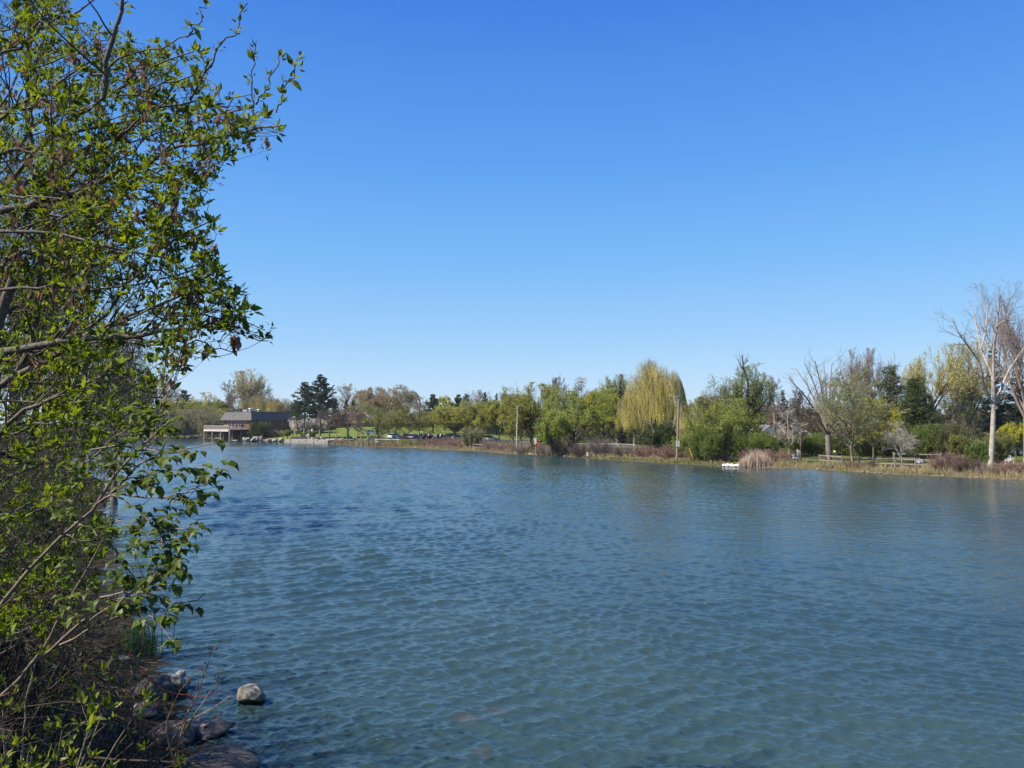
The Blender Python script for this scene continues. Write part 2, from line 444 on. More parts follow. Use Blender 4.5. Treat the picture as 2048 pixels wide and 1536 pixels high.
BR = dict(grey=(.24, .20, .175), dark=(.055, .046, .038), tan=(.27, .215, .165), pale=(.50, .44, .37), rose=(.33, .255, .215), brown=(.17, .13, .10), red=(.33, .21, .17), olive=(.15, .135, .08), white=(.42, .37, .31), ginger=(.25, .16, .09))
LF = dict(sungold=(.68, .65, .29), olive=(.29, .31, .10), yellow=(.42, .43, .11), bright=(.39, .45, .12), gold=(.60, .56, .22), palegold=(.58, .53, .31), pale=(.40, .47, .22), greyolive=(.29, .29, .18),
          pine=(.042, .074, .040), spruce=(.034, .060, .047), cedar=(.075, .115, .035), darkolive=(.14, .155, .06), green=(.20, .28, .06), tan=(.37, .325, .255), rose=(.35, .27, .235), white=(.82, .77, .75), lime=(.46, .47, .07), russet=(.32, .25, .175), mid=(.17, .20, .08))
def lm(k): return leafmat("leaves " + k, LF[k], (1, 1, 1) if k == 'white' else None, tf=0.25 if k in ('pine', 'spruce', 'cedar') else 0.48)
def grow_tree(kind, H, Wd, rng, Y, dens=1.0, tr=None, lean=0.0, leafy=1.0):
    "returns (levels of the wood, fine twigs, leaf centres, leaf size)"
    px = F / Y
    area = H * Wd * px * px
    nt_ = int(np.clip(area * (1.0 if kind in ('bare', 'vase') else .8) * dens, 900, 8000))
    rmin = max(0.007, Y * (0.000095 if kind in ('bare', 'vase', 'sparse') else 0.000075))
    tr = tr or max(0.07, H * 0.017)
    leaf = max(0.11, Y * 0.0012)
    L = []
    if kind in ('bare', 'round', 'vase', 'sparse', 'willow', 'shrubtree'):
        th_, ang, up, nl = dict(bare=(.55, .75, .10, 9), round=(.55, 1.0, .06, 10), vase=(.34, .62, .09, 14), sparse=(.85, .9, .12, 11), willow=(.5, .85, .07, 15), shrubtree=(.28, .8, .07, 8))[kind]
        P, Rr = trunk_line(rng, H * th_, tr, lean, taper=0.55 if kind != 'sparse' else 0.2)
        L.append((P, Rr))
        lo = dict(bare=.38, round=.35, vase=.62, sparse=.25, willow=.45, shrubtree=.35)[kind]
        A, RA, LA = spawn(rng, P, Rr, nl, H * (.62 if kind != 'sparse' else .35), ang, up, lo, 1.0, 7, .62, .13, .25, .18, .35 if kind != 'sparse' else .6, rmin)
        L.append((A, RA))
        B, RB, LB = spawn(rng, A, RA, 6, LA * .5, .75, up * .7, .25, 1, 5, .6, .16, .3, .3, .35, rmin)
        L.append((B, RB))
        n2 = max(4, int((nt_ / (nl * 6)) ** .5))
        Cc, RC, LC = spawn(rng, B, RB, n2, LB * .5, .75, up * .7, .2, 1, 4, .6, .18, .4, .3, .3, rmin)
        k3 = max(2, int(nt_ / (nl * 6 * n2)))
        D, RD, LD = spawn(rng, Cc, RC, k3, LC * .55, .65, up * .5 if kind != 'willow' else -.1, .15, 1, 4, .6, .2, .6, .3, .3, rmin)
        allL = L + [(Cc, RC), (D, RD)]
        fit(allL, H, Wd)
        if kind in ('willow', 'round'):                        # rounded outline: nothing pokes far out of the crown
            for p, _ in allL[1:]:
                r2 = (np.hypot(p[..., 0], p[..., 1]) / (Wd * .58)) ** 2
                zm = H * (.50 + .50 * np.sqrt(np.clip(1 - r2, 0, 1))) * (1 - .10 * rng.random(len(p)))[:, None]
                p[..., 2] = np.minimum(p[..., 2], zm)
        if kind == 'willow':
            ns = int(nt_ * .6)
            st = along(rng, D, ns)
            m = 7
            ln = (np.clip(st[:, 2] - H * .12, .3, None) * np.where(rng.random(ns) < .6, rng.uniform(.06, .25, ns), rng.uniform(.25, .6, ns)))[:, None]
            tt = np.linspace(0, 1, m)[None]
            S = np.empty((ns, m, 3))
            S[:, :, 2] = st[:, 2:3] - ln * tt ** 1.15
            az = rng.uniform(0, 6.28, ns)[:, None]; o = np.sin(tt * 1.4) * rng.uniform(.15, .7, ns)[:, None] * Wd * .05
            S[:, :, 0] = st[:, :1] + np.cos(az) * o + .12 * ln * tt; S[:, :, 1] = st[:, 1:2] + np.sin(az) * o
            S += rng.normal(size=S.shape) * .09 * (.3 + tt[..., None]); S[:, :, 0] += .25 * np.sin(tt * rng.uniform(2, 6, (ns, 1)) + rng.uniform(0, 6, (ns, 1))) * tt
            return L + [(Cc, RC), (D, RD)], (S, np.full((ns, m), rmin * 1.0)), along(rng, S, int(ns * 2.4 * leafy)), leaf * .75
        nlv = int(len(D) * 3.2 * leafy)
        return L, (np.concatenate([Cc]), RC, D, RD), (along(rng, D, nlv) + rng.normal(size=(nlv, 3)) * leaf * .5) if nlv > 20 else None, leaf
    if kind == 'poplar':
        P, Rr = trunk_line(rng, H * .9, tr, lean, taper=.15); L.append((P, Rr))
        A, RA, LA = spawn(rng, P, Rr, 26, H * .42, .42, .05, .12, .98, 6, .5, .07, .25, .2, .6, rmin); L.append((A, RA))
        B, RB, LB = spawn(rng, A, RA, 8, LA * .4, .5, .06, .2, 1, 4, .6, .1, .4, .3, .4, rmin)
        D, RD, LD = spawn(rng, B, RB, max(2, nt_ // 208), LB * .45, .5, .05, .2, 1, 3, .6, .1, .5, .3, .3, rmin)
        fit([(P, Rr), (A, RA), (B, RB), (D, RD)], H, Wd)
        nlv = int(len(D) * 2 * leafy)
        return L, (B, RB, D, RD), along(rng, D, nlv) if nlv > 20 else None, leaf
    if kind in ('spruce', 'pine', 'cedar'):
        P, Rr = trunk_line(rng, H * .98, tr, lean, wob=.012, taper=.1); L.append((P, Rr))
        n = dict(spruce=80, pine=58, cedar=110)[kind]
        lo = dict(spruce=.08, pine=.34, cedar=.03)[kind]
        A, RA, LA = spawn(rng, P, Rr, n, Wd * .62, dict(spruce=1.65, pine=1.5, cedar=1.0)[kind], dict(spruce=.06, pine=.07, cedar=.10)[kind], lo, .99, 6, .45, .05, .3, .22 if kind == 'pine' else .12, dict(spruce=.93, pine=.86, cedar=.8)[kind], rmin)
        L.append((A, RA))
        B, RB, LB = spawn(rng, A, RA, 14, LA * .42, .8, .02, .12, 1, 3, .5, .1, .5, .3, .5, rmin, perp=(1, 1, .35))
        fit([(P, Rr), (A, RA), (B, RB)], H, Wd, 99)
        nlv = int(np.clip(area * (1.6 if kind == 'pine' else 1.9) * dens, 3500, 20000))
        Cn = along(rng, B, nlv)
        jit = rng.normal(size=(nlv, 3)) * np.array([.10, .10, .055]) * Wd * (.36 if kind == 'pine' else .4)
        return L, (B, RB), Cn + jit * .55, leaf * 1.25
    if kind == 'shrub':
        n = int(np.clip(Wd * 14, 26, 80))
        P = np.zeros((n, 6, 3)); az = rng.uniform(0, 6.28, n); rad = Wd * .30 * np.sqrt(rng.random(n))
        P[:, 0, 0] = np.cos(az) * rad; P[:, 0, 1] = np.sin(az) * rad * .6; P[:, 0, 2] = -.2
        d = nrm(np.stack([np.cos(az) * .55, np.sin(az) * .4, np.ones(n)], 1) + rng.normal(size=(n, 3)) * .22)
        ln = H * (.65 + .4 * rng.random(n))
        for s in range(1, 6):
            d = nrm(d + rng.normal(size=d.shape) * .12)
            P[:, s] = P[:, s - 1] + d * ln[:, None] / 5
        Rr = np.maximum(np.linspace(.022, .010, 6)[None] * np.ones((n, 1)), rmin); L.append((P, Rr))
        B, RB, LB = spawn(rng, P, Rr, 9, ln * .4, .55, .05, .2, 1, 4, .7, .15, .5, .3, .4, rmin)
        D, RD, LD = spawn(rng, B, RB, max(3, int(nt_ * 2.2 / (n * 9))), LB * .5, .6, .04, .1, 1, 3, .7, .18, .6, .3, .3, rmin)
        fit([(P, Rr), (B, RB), (D, RD)], H, Wd)
        nlv = int(len(D) * 3.6 * leafy)
        return L, (B, RB, D, RD), (along(rng, D, nlv) + rng.normal(size=(nlv, 3)) * leaf * .5) if nlv > 20 else None, leaf * .9
TREE_N = [0]
def tree(kind, name, px, top, Y, wpx, brk, lf, label, leafy=1.0, tr=None, lean=0.0, dens=1.0, group=None, cat="tree", zb=None, seed=None):
    TREE_N[0] += 1
    rng = np.random.default_rng(seed or zlib.crc32(label.encode()))
    x = xat(px, Y); z0 = hgt(x, Y) if zb is None else zb
    H = zat(top, Y) - z0; Wd = wpx * Y / F
    L, tw, C, ls = grow_tree(kind, H, Wd, rng, Y, dens, tr, lean, leafy if lf else 0)
    o = empty(name, (x, Y, z0), label, cat, group)
    g = Geo()
    for k, (p, r) in enumerate(L): g.add(*tubes(p, r, (7, 5, 4, 3, 3)[k]))
    g.put("stem" if kind == 'shrub' else "trunk", bark(brk, BR[brk]), o, smooth=True)
    g = Geo()
    fine = bark(brk, BR[brk]) if kind != 'willow' else lm(lf)
    for k in range(0, len(tw), 2): g.add(*tubes(tw[k], tw[k + 1], 3))
    if C is not None and lf:
        c = Geo(); c.add(*quads_at(rng, C, ls, aspect=.7))
        if kind == 'willow': c.add(*tubes(tw[0], tw[1], 3))
        c.put("crown", lm(lf), o)
        if kind != 'willow': g.put("twigs", fine, o)
    else: g.put("crown", fine, o)
    return o

# name, photo column, top row, metres, width in photo pixels, bark, leaf, label
T = tree
# far end behind the pavilion
T('bare', 'bare_tree', 312, 765, 335, 90, 'rose', None, "rosy grey bare tree showing just past the drooping seed branches")
T('round', 'budding_tree', 346, 793, 330, 70, 'olive', 'yellow', "yellowish budding tree on the far shore beside the near foliage", .8)
T('pine', 'pine_tree', 367, 781, 345, 46, 'dark', 'pine', "small dark pine poking up from the olive trees west of the pavilion")
T('round', 'budding_tree', 388, 797, 325, 84, 'olive', 'olive', "olive green tree under the small dark pine", .9)
T('vase', 'budding_tree', 407, 788, 340, 56, 'tan', 'palegold', "pale cream budding tree next to the small dark pine", .5)
T('round', 'budding_tree', 428, 800, 318, 80, 'olive', 'olive', "olive tree behind the open end of the deck", .9)
T('round', 'budding_tree', 450, 785, 330, 66, 'brown', 'darkolive', "dark olive tree with a pointed top behind the shingled pavilion roof", .9)
T('sparse', 'bare_tree', 468, 760, 312, 36, 'tan', None, "crooked bare tree leaning over the pavilion roof", lean=-.12)
T('vase', 'budding_tree', 499, 743, 330, 60, 'tan', 'palegold', "tallest pale budding tree rising above the pavilion chimneys", .35)
T('willow', 'willow_tree', 522, 788, 318, 84, 'tan', 'gold', "golden willow right behind the rooftop vents of the pavilion", .7)
T('willow', 'willow_tree', 556, 792, 322, 66, 'tan', 'palegold', "pale yellow willow behind the end of the dark pavilion roof", .6)
T('round', 'budding_tree', 436, 815, 290, 46, 'olive', 'yellow', "bright yellow green tree touching the pavilion eave", 1.1)
for i, (px, tp, w, lab) in enumerate(((362, 822, 60, "grey olive waterside bush nearest the drooping dogwood leaves"), (392, 818, 70, "grey olive leaning bush on the far shore before the deck"), (420, 828, 44, "grey green bush just behind the deck end"))):
    T('shrub', 'waterside_bush', px, tp, 284 - i * 6, w, 'grey', 'greyolive', lab, .7, cat="bush")
# pavilion lawn
T('pine', 'pine_tree', 609, 765, 224, 54, 'tan', 'pine', "shorter of the two tall dark pines beside the pavilion, with bare lower trunk", tr=.3)
T('pine', 'pine_tree', 640, 750, 222, 60, 'tan', 'pine', "tallest dark pine on the lawn by the pavilion", tr=.32, dens=1.4)
T('shrub', 'blossom_tree', 604, 834, 246, 44, 'grey', 'white', "white blossoming tree between the pavilion and the pine trunks", 1.6, cat="tree")
T('shrub', 'blossom_tree', 632, 838, 248, 42, 'grey', 'white', "white blossoming tree behind the two pine trunks", 1.5, cat="tree")
T('shrub', 'hedge_bush', 648, 850, 262, 44, 'dark', 'cedar', "dark evergreen bush behind the tall pine trunk", 1.5, cat="bush")
T('shrub', 'hedge_bush', 600, 858, 262, 60, 'dark', 'cedar', "dark low hedge beneath the white blossom", 1.5, cat="bush")
T('round', 'bare_tree', 659, 813, 214, 48, 'brown', None, "dark bare tree with low forks on the lawn right after the pines", tr=.26)
T('round', 'bare_tree', 696, 808, 220, 64, 'rose', 'rose', "rounded rosy brown bare tree alone on the lawn", .5, tr=.3)
for px, tp, w, lab in ((671, 800, 18, "small blue green spruce nearest the tall pine"), (692, 799, 18, "middle one of three small spruces behind the rosy bare tree"), (706, 801, 16, "small spruce on the far side of the rosy bare tree")):
    T('spruce', 'spruce_tree', px, tp, 300, w * 1.3, 'dark', 'spruce', lab, group="small spruces behind the lawn")
T('poplar', 'poplar_tree', 694, 768, 312, 56, 'tan', 'palegold', "grey fan shaped poplar above the small spruces", .12)
T('round', 'budding_tree', 742, 769, 308, 70, 'tan', 'tan', "tan budding tree on the rise, first of the broad tan pair", .7)
T('round', 'budding_tree', 795, 768, 310, 80, 'tan', 'tan', "tan budding tree on the rise, second of the broad tan pair", .7)
T('round', 'budding_tree', 768, 790, 288, 70, 'brown', 'russet', "russet brown budding tree between the broad tan pair", .9)
T('round', 'budding_tree', 738, 803, 284, 54, 'grey', 'greyolive', "grey olive budding tree under the tan pair", .8)
T('bare', 'bare_tree', 838, 795, 280, 44, 'tan', None, "thin tan bare tree behind the dark lamp post")
T('shrubtree', 'leaning_tree', 757, 818, 206, 60, 'dark', 'olive', "leaning dark trunked tree with thin olive leaves on the lawn edge", .5, tr=.32, lean=.35)
T('shrubtree', 'waterside_tree', 808, 815, 188, 110, 'brown', 'olive', "wide many stemmed olive tree by the water in front of the parked cars", .55, dens=1.1)
T('pine', 'pine_tree', 866, 789, 252, 42, 'dark', 'pine', "dark pine just past the dark lamp post", tr=.25)
T('round', 'budding_tree', 888, 790, 270, 44, 'olive', 'lime', "lime yellow tree top between two dark pines")
T('vase', 'spreading_tree', 912, 806, 190, 108, 'tan', 'yellow', "broad yellow green tree with a thick forked trunk over the parked cars", 1.15, tr=.55, dens=1.3)
T('pine', 'pine_tree', 917, 790, 262, 40, 'dark', 'pine', "dark pine behind the broad yellow green tree")
T('pine', 'pine_tree', 932, 788, 258, 30, 'brown', 'darkolive', "brownish pine behind the broad yellow green tree")
T('bare', 'bare_tree', 955, 781, 268, 50, 'tan', None, "tan bare tree top above the olive trees by the car park")
T('spruce', 'spruce_tree', 970, 785, 258, 26, 'dark', 'spruce', "dark spruce tip beside the tan bare tree top")
T('spruce', 'spruce_tree', 993, 787, 256, 24, 'dark', 'spruce', "single dark spruce tip among yellow olive trees")
T('bare', 'budding_tree', 958, 806, 182, 62, 'dark', 'olive', "upright dark trunked olive tree beside the white parked car", .8, tr=.28)
T('round', 'budding_tree', 998, 795, 172, 78, 'dark', 'yellow', "yellow olive tree just before the pale lamp post", .75)
T('bare', 'budding_tree', 1026, 790, 190, 62, 'grey', 'tan', "tan olive tree behind the pale lamp post", .6)
T('shrub', 'waterside_bush', 944, 857, 148, 40, 'grey', 'greyolive', "soft grey green bush leaning by the rail fence", 1.3, cat="bush")
T('shrubtree', 'golden_tree', 1062, 770, 138, 100, 'dark', 'yellow', "golden olive tree with crooked dark limbs next to the pale lamp post", .85, tr=.25)
T('round', 'budding_tree', 1042, 812, 141, 56, 'dark', 'olive', "smaller crooked olive tree leaning by the pale lamp post", .7, lean=.1)
T('bare', 'bare_tree', 1100, 756, 190, 70, 'grey', None, "grey bare tree top behind the golden olive tree")
T('round', 'bare_tree', 1150, 752, 182, 110, 'grey', 'greyolive', "wide grey bare tree top above the bright green willow", .25)
T('spruce', 'cedar_bush', 1086, 843, 128, 44, 'dark', 'cedar', "dark rounded cedar by the red lifebuoy sign", dens=1.6)
T('shrubtree', 'willow_tree', 1150, 782, 122, 120, 'dark', 'bright', "bright green spreading willow with dark slanting limbs near the lifebuoy sign", 1.1, tr=.22, dens=1.3)
T('shrubtree', 'willow_tree', 1105, 826, 120, 64, 'dark', 'bright', "low bright green willow beside the dark cedar", 1.1, tr=.16)
T('round', 'budding_tree', 1208, 772, 140, 86, 'dark', 'lime', "lime green tree between the spreading willow and the weeping willow", .95)
T('bare', 'budding_tree', 1234, 752, 165, 60, 'grey', 'pale', "sparse pale green tree top beside the weeping willow", .4)
T('spruce', 'spruce_tree', 1241, 762, 160, 18, 'dark', 'spruce', "slim dark spruce tip beside the weeping willow")
T('willow', 'willow_tree', 1268, 765, 130, 60, 'tan', 'gold', "smaller golden willow tucked against the weeping willow", .8)
T('willow', 'weeping_willow', 1308, 711, 112, 108, 'tan', 'sungold', "tall golden weeping willow behind the wooden lamp pole", 1.0, tr=.4, dens=1.3, seed=12)
T('shrub', 'cedar_bush', 1325, 852, 108, 46, 'dark', 'cedar', "dark green bush under the weeping willow", 1.6, cat="bush")
T('pine', 'pine_tree', 1369, 790, 190, 22, 'dark', 'pine', "dark pine tip just beyond the wooden lamp pole")
T('willow', 'willow_tree', 1378, 800, 128, 54, 'pale', 'palegold', "pale yellow willow just past the wooden lamp pole", .7)
T('bare', 'bare_tree', 1406, 795, 140, 66, 'rose', None, "pinkish grey bare tree past the pale yellow willow")
T('shrub', 'green_bush', 1380, 868, 106, 64, 'olive', 'bright', "fresh green bush at the foot of the wooden lamp pole", 1.1, cat="bush")
T('round', 'bare_tree', 1440, 756, 138, 84, 'grey', None, "grey bare tree crowding the dead topped tree")
T('bare', 'budding_tree', 1424, 795, 132, 70, 'olive', 'olive', "olive green tree below the grey bare tree", .7)
T('vase', 'dead_topped_tree', 1492, 735, 106, 100, 'dark', 'pale', "tall pale green tree with a dead bare spike on top", .8, tr=.34)
T('shrubtree', 'willow_bush', 1446, 800, 98, 118, 'olive', 'bright', "big bright green willow bush by the cattails", 1.15, dens=1.3)
T('shrub', 'willow_bush', 1420, 858, 96, 76, 'olive', 'green', "low green bush in front of the big willow bush", 1.3, cat="bush")
T('spruce', 'cedar_bush', 1513, 838, 104, 42, 'dark', 'cedar', "dark cedar under the dead topped tree", dens=1.3)
T('shrub', 'willow_bush', 1500, 868, 95, 70, 'olive', 'green', "green bush behind the cattails", 1.2, cat="bush")
T('sparse', 'bare_tree', 1550, 752, 118, 34, 'rose', None, "slender bare tree with two parallel stems past the dead topped tree")
T('spruce', 'spruce_tree', 1568, 781, 150, 34, 'dark', 'spruce', "dark spruce seen between bare trees")
T('sparse', 'bare_tree', 1577, 812, 92, 50, 'pale', None, "thin pale bare tree standing at the water edge by the sitting pair", tr=.11)
T('sparse', 'bare_tree', 1600, 778, 95, 54, 'brown', None, "thin brown bare tree right beside the sitting pair", tr=.11)
T('vase', 'bare_tree', 1730, 700, 128, 88, 'rose', 'rose', "reddish bare tree top above the pale green tree", .25)
T('poplar', 'slender_tree', 1703, 742, 84, 116, 'tan', 'pale', "pale green tree with a slim pale trunk in front of the rail fence", .8, tr=.15)
T('bare', 'budding_tree', 1745, 800, 92, 76, 'olive', 'lime', "lime green young tree between the slim pale trunk and the conifers", .9)
T('cedar', 'conifer_tree', 1782, 733, 112, 92, 'dark', 'darkolive', "olive conifer standing tallest of the evergreens", dens=1.1)
T('cedar', 'conifer_tree', 1828, 758, 106, 84, 'dark', 'cedar', "dark green conifer beside the golden willow", dens=1.1)
T('bare', 'bare_tree', 1802, 846, 82, 54, 'pale', None, "small pale bare tree by the rail fence posts", tr=.1)
T('round', 'golden_willow', 1872, 694, 108, 130, 'grey', 'sungold', "golden willow with a leaning dark trunk behind the rail fence", .75, tr=.42, dens=1.1, lean=-.12)
T('vase', 'golden_willow', 1930, 688, 112, 100, 'grey', 'sungold', "golden willow standing next to the white sycamore", .8, tr=.4, dens=1.2)
T('spruce', 'spruce_tree', 1988, 690, 122, 66, 'dark', 'spruce', "tall dark spruce behind the white sycamore")
T('spruce', 'spruce_tree', 2034, 742, 112, 92, 'dark', 'spruce', "wide dark spruce at the picture edge behind the lawn chairs", dens=1.4)
T('round', 'maple_tree', 2030, 842, 96, 60, 'brown', 'lime', "small lime yellow maple near the lawn chairs", 1.2)
T('vase', 'bare_tree', 2052, 572, 92, 150, 'rose', None, "tall bare tree cut by the picture edge beside the sycamore", tr=.4)
for i, (px, tp, Y, w, b_, l_, lab) in enumerate((
        (1560, 862, 118, 60, 'olive', 'mid', "olive bush in front of the white house rails"), (1610, 872, 112, 64, 'olive', 'green', "green ivy bush behind the sitting pair"),
        (1640, 868, 116, 60, 'olive', 'green', "green bush beside the stout bare trunk"), (1690, 866, 112, 60, 'dark', 'mid', "shadowy bush behind the slim pale trunk"),
        (1735, 872, 104, 62, 'brown', 'mid', "brown green bush under the lime young tree"), (1775, 868, 108, 60, 'dark', 'mid', "dark bush under the tall olive conifer"),
        (1850, 850, 100, 66, 'olive', 'green', "green bush under the dark green conifer"), (1895, 850, 98, 66, 'olive', 'mid', "olive bush under the golden willow trunk"),
        (1917, 872, 84, 34, 'olive', 'olive', "olive bush half covering the garden shed"), (1990, 868, 84, 52, 'brown', 'olive', "thin olive bush at the foot of the sycamore"),
        (1955, 885, 76, 36, 'brown', 'green', "small green bush at the water by the sycamore"))):
    T('shrub', 'green_bush', px, tp, Y, w, b_, l_, lab, 1.1, cat="bush")
# low reddish scrub along the water
for i, (px, tp, Y, w, b_, lab) in enumerate((
        (866, 875, 160, 44, 'red', "reddish twiggy scrub right below the dark parked car"), (898, 874, 156, 48, 'red', "reddish twiggy scrub in front of the teal car"),
        (926, 879, 151, 40, 'red', "reddish twiggy scrub below the forked trunk"), (985, 879, 139, 46, 'rose', "mauve scrub by the first short rail fence"),
        (1015, 881, 134, 46, 'rose', "mauve scrub at the base of the pale lamp post"), (1048, 884, 128, 44, 'rose', "mauve scrub between the pale lamp post and the lifebuoy sign"),
        (1092, 886, 122, 46, 'rose', "mauve scrub below the red lifebuoy sign"), (1128, 876, 119, 54, 'brown', "brown scrub below the low green willow"),
        (1165, 884, 115, 52, 'brown', "brown scrub below the spreading willow"), (1205, 876, 113, 56, 'grey', "grey scrub with thin bare stems past the spreading willow"),
        (1250, 892, 109, 52, 'brown', "brown scrub by the small green box"), (1295, 890, 105, 54, 'red', "red brown scrub under the weeping willow"),
        (1335, 890, 101, 48, 'red', "red brown scrub beside the wooden lamp pole"), (1398, 893, 97, 50, 'rose', "mauve scrub behind the yellow post"),
        (1432, 890, 95, 52, 'rose', "mauve scrub past the yellow post"), (1505, 896, 92, 50, 'red', "reddish scrub rising behind the cattails"),
        (1552, 898, 91, 56, 'red', "reddish scrub between the cattails and the sitting pair"), (1715, 920, 82, 60, 'brown', "brown brambles under the slim pale trunk"),
        (1895, 905, 76, 66, 'red', "red brown scrub where the rail fence ends"), (1930, 914, 74, 54, 'brown', "brown scrub before the garden shed"),
        (1985, 925, 72, 60, 'rose', "rusty scrub at the foot of the sycamore"), (2030, 922, 71, 64, 'red', "rusty scrub in front of the lawn chairs"))):
    T('shrub', 'shore_scrub', px, tp, Y + .8, w, b_, None, lab, 0, cat="bush", dens=1.3, group="bare reddish scrub along the far shore")
T('shrub', 'deck_bush', 520, 846, 236.5, 34, 'dark', 'cedar', "dark green bush growing over the deck corner of the pavilion", 1.7, cat="bush", zb=.2)
T('shrub', 'stair_bush', 545, 860, 238, 40, 'grey', 'greyolive', "bare greyish bush beside the wooden stair rail", .25, cat="bush")
T('shrub', 'waterside_bush', 790, 880, 173, 50, 'dark', 'olive', "dark olive bush hanging over the water by the white rails", .9, cat="bush", zb=0)
T('shrub', 'waterside_bush', 830, 885, 166, 46, 'brown', 'olive', "low olive bush at the water below the dark lamp post", .8, cat="bush", zb=0)

# the white sycamore: forked limbs first, then twigs
def limb(pts, Y, r0, r1, m=8, dy=None):
    p = np.array([at(a, b, Y + (dy[i] if dy else 0)) for i, (a, b) in enumerate(pts)])
    s = np.r_[0, np.cumsum(np.linalg.norm(np.diff(p, axis=0), axis=1))]
    q = np.linspace(0, s[-1], m)
    return np.stack([np.interp(q, s, p[:, k]) for k in range(3)], 1), np.linspace(r0, r1, m)
def limbs_tree(name, label, Y, px, LS, brk, rng, n1=9, l1=2.6, lf=None, n3=5, m3=5):
    x = xat(px, Y); z0 = hgt(x, Y); off = np.array([x, Y, z0])
    A = [limb(p, Y, a * Y / F, b_ * Y / F, dy=dy) for p, a, b_, dy in LS]
    P = np.array([a for a, _ in A]) - off; Rr = np.array([b_ for _, b_ in A])
    o = empty(name, tuple(off), label, "tree")
    rm = Y * 5.5e-5
    B, RB, LB = spawn(rng, P[1:], Rr[1:], n1, l1, .75, .06, .25, 1, 5, .5, .14, .35, .3, .3, rm)
    C2, RC, LC = spawn(rng, B, RB, n3, LB * .5, .7, .07, .2, 1, 4, .6, .15, .5, .3, .3, rm)
    D, RD, LD = spawn(rng, C2, RC, m3, LC * .5, .6, .06, .2, 1, 3, .6, .15, .6, .3, .3, rm)
    g = Geo().add(*tubes(P, Rr, 9)); g.put("trunk", bark(brk, BR[brk]), o, smooth=True)
    g = Geo().add(*tubes(B, RB, 4)).add(*tubes(C2, RC, 3)).add(*tubes(D, RD, 3)); g.put("crown", bark({'white': 'tan'}.get(brk, brk), BR[{'white': 'tan'}.get(brk, brk)]), o, smooth=True)
    return o
limbs_tree('sycamore_tree', "tall white barked sycamore with bare forked limbs by the water", 78, 1983, [
    ([(1981, 942), (1983, 905), (1986, 850), (1987, 810), (1986, 752)], 5.6, 3.4, None),
    ([(1986, 755), (1978, 735), (1962, 700), (1955, 665), (1945, 612)], 2.9, .7, [0, 0, 1, 2, 3]),
    ([(1986, 752), (1987, 700), (1993, 660), (1998, 620), (2000, 590)], 3, .7, [0, 0, -1, -1, -2]),
    ([(1984, 806), (1968, 770), (1963, 735), (1950, 712)], 2.4, 1.1, [0, -1, -2, -2]),
    ([(1950, 712), (1935, 690), (1918, 668), (1905, 636)], 1.8, .6, [-2, -2, -3, -3]),
    ([(1990, 808), (2003, 775), (2015, 745), (2035, 715), (2052, 690)], 2.9, 1.1, [0, 1, 2, 3, 3]),
    ([(1988, 765), (2003, 745), (2015, 722), (2016, 700)], 1.8, .6, [0, -2, -3, -3]),
    ([(1992, 655), (2003, 645), (2014, 640), (2022, 622)], 1.8, .7, [-1, -2, -3, -4]),
    ([(1962, 700), (1972, 660), (1975, 625), (1970, 600)], 2, .7, [1, 2, 2, 3])], 'white', np.random.default_rng(77), 9, 2.1, n3=5, m3=5)
FAN = [([(1657, 925), (1657, 895), (1656, 880), (1656, 868)], 6, 5, None)]
for k, (x_, y_) in enumerate(((1578, 758), (1592, 738), (1610, 728), (1630, 722), (1648, 730), (1664, 726), (1682, 738), (1698, 748), (1710, 775), (1572, 800), (1712, 815), (1640, 745), (1672, 752))):
    FAN.append(([(1656, 872 - k % 3 * 3), (1656 + (x_ - 1656) * .30, 872 + (y_ - 872) * .42), (1656 + (x_ - 1656) * .65, 872 + (y_ - 872) * .76), (x_, y_)], 2.4, .6, [0, (k * 5 % 7 - 3) * .5, (k * 5 % 7 - 3) * 1.0, (k * 5 % 7 - 3) * 1.5]))
limbs_tree('bare_tree', "big fan shaped bare tree with a stout trunk behind the rail fence", 98, 1657, FAN, 'grey', np.random.default_rng(79), 9, 1.9, n3=5, m3=5)
limbs_tree('dead_spike_tree', "bare dark dead spike rising out of the pale green tree", 106.4, 1493, [
    ([(1493, 905), (1493, 850), (1494, 810), (1497, 775)], 5, 3, None), ([(1497, 775), (1494, 755), (1487, 738), (1485, 720), (1484, 710)], 2.6, .7, None),
    ([(1487, 738), (1479, 727), (1476, 718)], 1.4, .6, None), ([(1486, 730), (1492, 724), (1498, 720)], 1.2, .5, None),
    ([(1495, 800), (1510, 792), (1523, 782), (1528, 770)], 2.4, 1.2, [0, -1, -2, -2])], 'dark', np.random.default_rng(78), 3, 1.2, n3=3, m3=2)

# woods closing the view behind all these trees
rng = np.random.default_rng(21)
g = Geo(); gl = Geo()
for px in range(240, 2300, 14):
    Y = float(np.interp(px, [240, 620, 900, 1200, 1500, 2000, 2300], [365, 350, 300, 185, 150, 138, 135])) + rng.uniform(-6, 22)
    tp = float(np.interp(px, [240, 560, 640, 880, 1000, 1250, 1500, 1900, 2300], [808, 822, 832, 820, 808, 800, 798, 806, 810])) + rng.uniform(-9, 14)
    x = xat(px, Y); z0 = hgt(x, Y); H = max(zat(tp, Y) - z0, 2.5)
    L, tw, C, ls = grow_tree('round', H, 46 * Y / F, rng, Y, .55, None, 0, .7)
    off = np.array([x, Y, z0])
    for k, (p, r) in enumerate(L): g.add(*tubes(p + off, r, 3))
    for k in range(0, len(tw), 2): g.add(*tubes(tw[k] + off, tw[k + 1], 3))
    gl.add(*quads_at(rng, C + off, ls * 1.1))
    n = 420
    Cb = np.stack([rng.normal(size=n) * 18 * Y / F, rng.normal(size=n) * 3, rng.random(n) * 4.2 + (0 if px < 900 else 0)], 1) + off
    gl.add(*quads_at(rng, Cb, ls * 2.2))
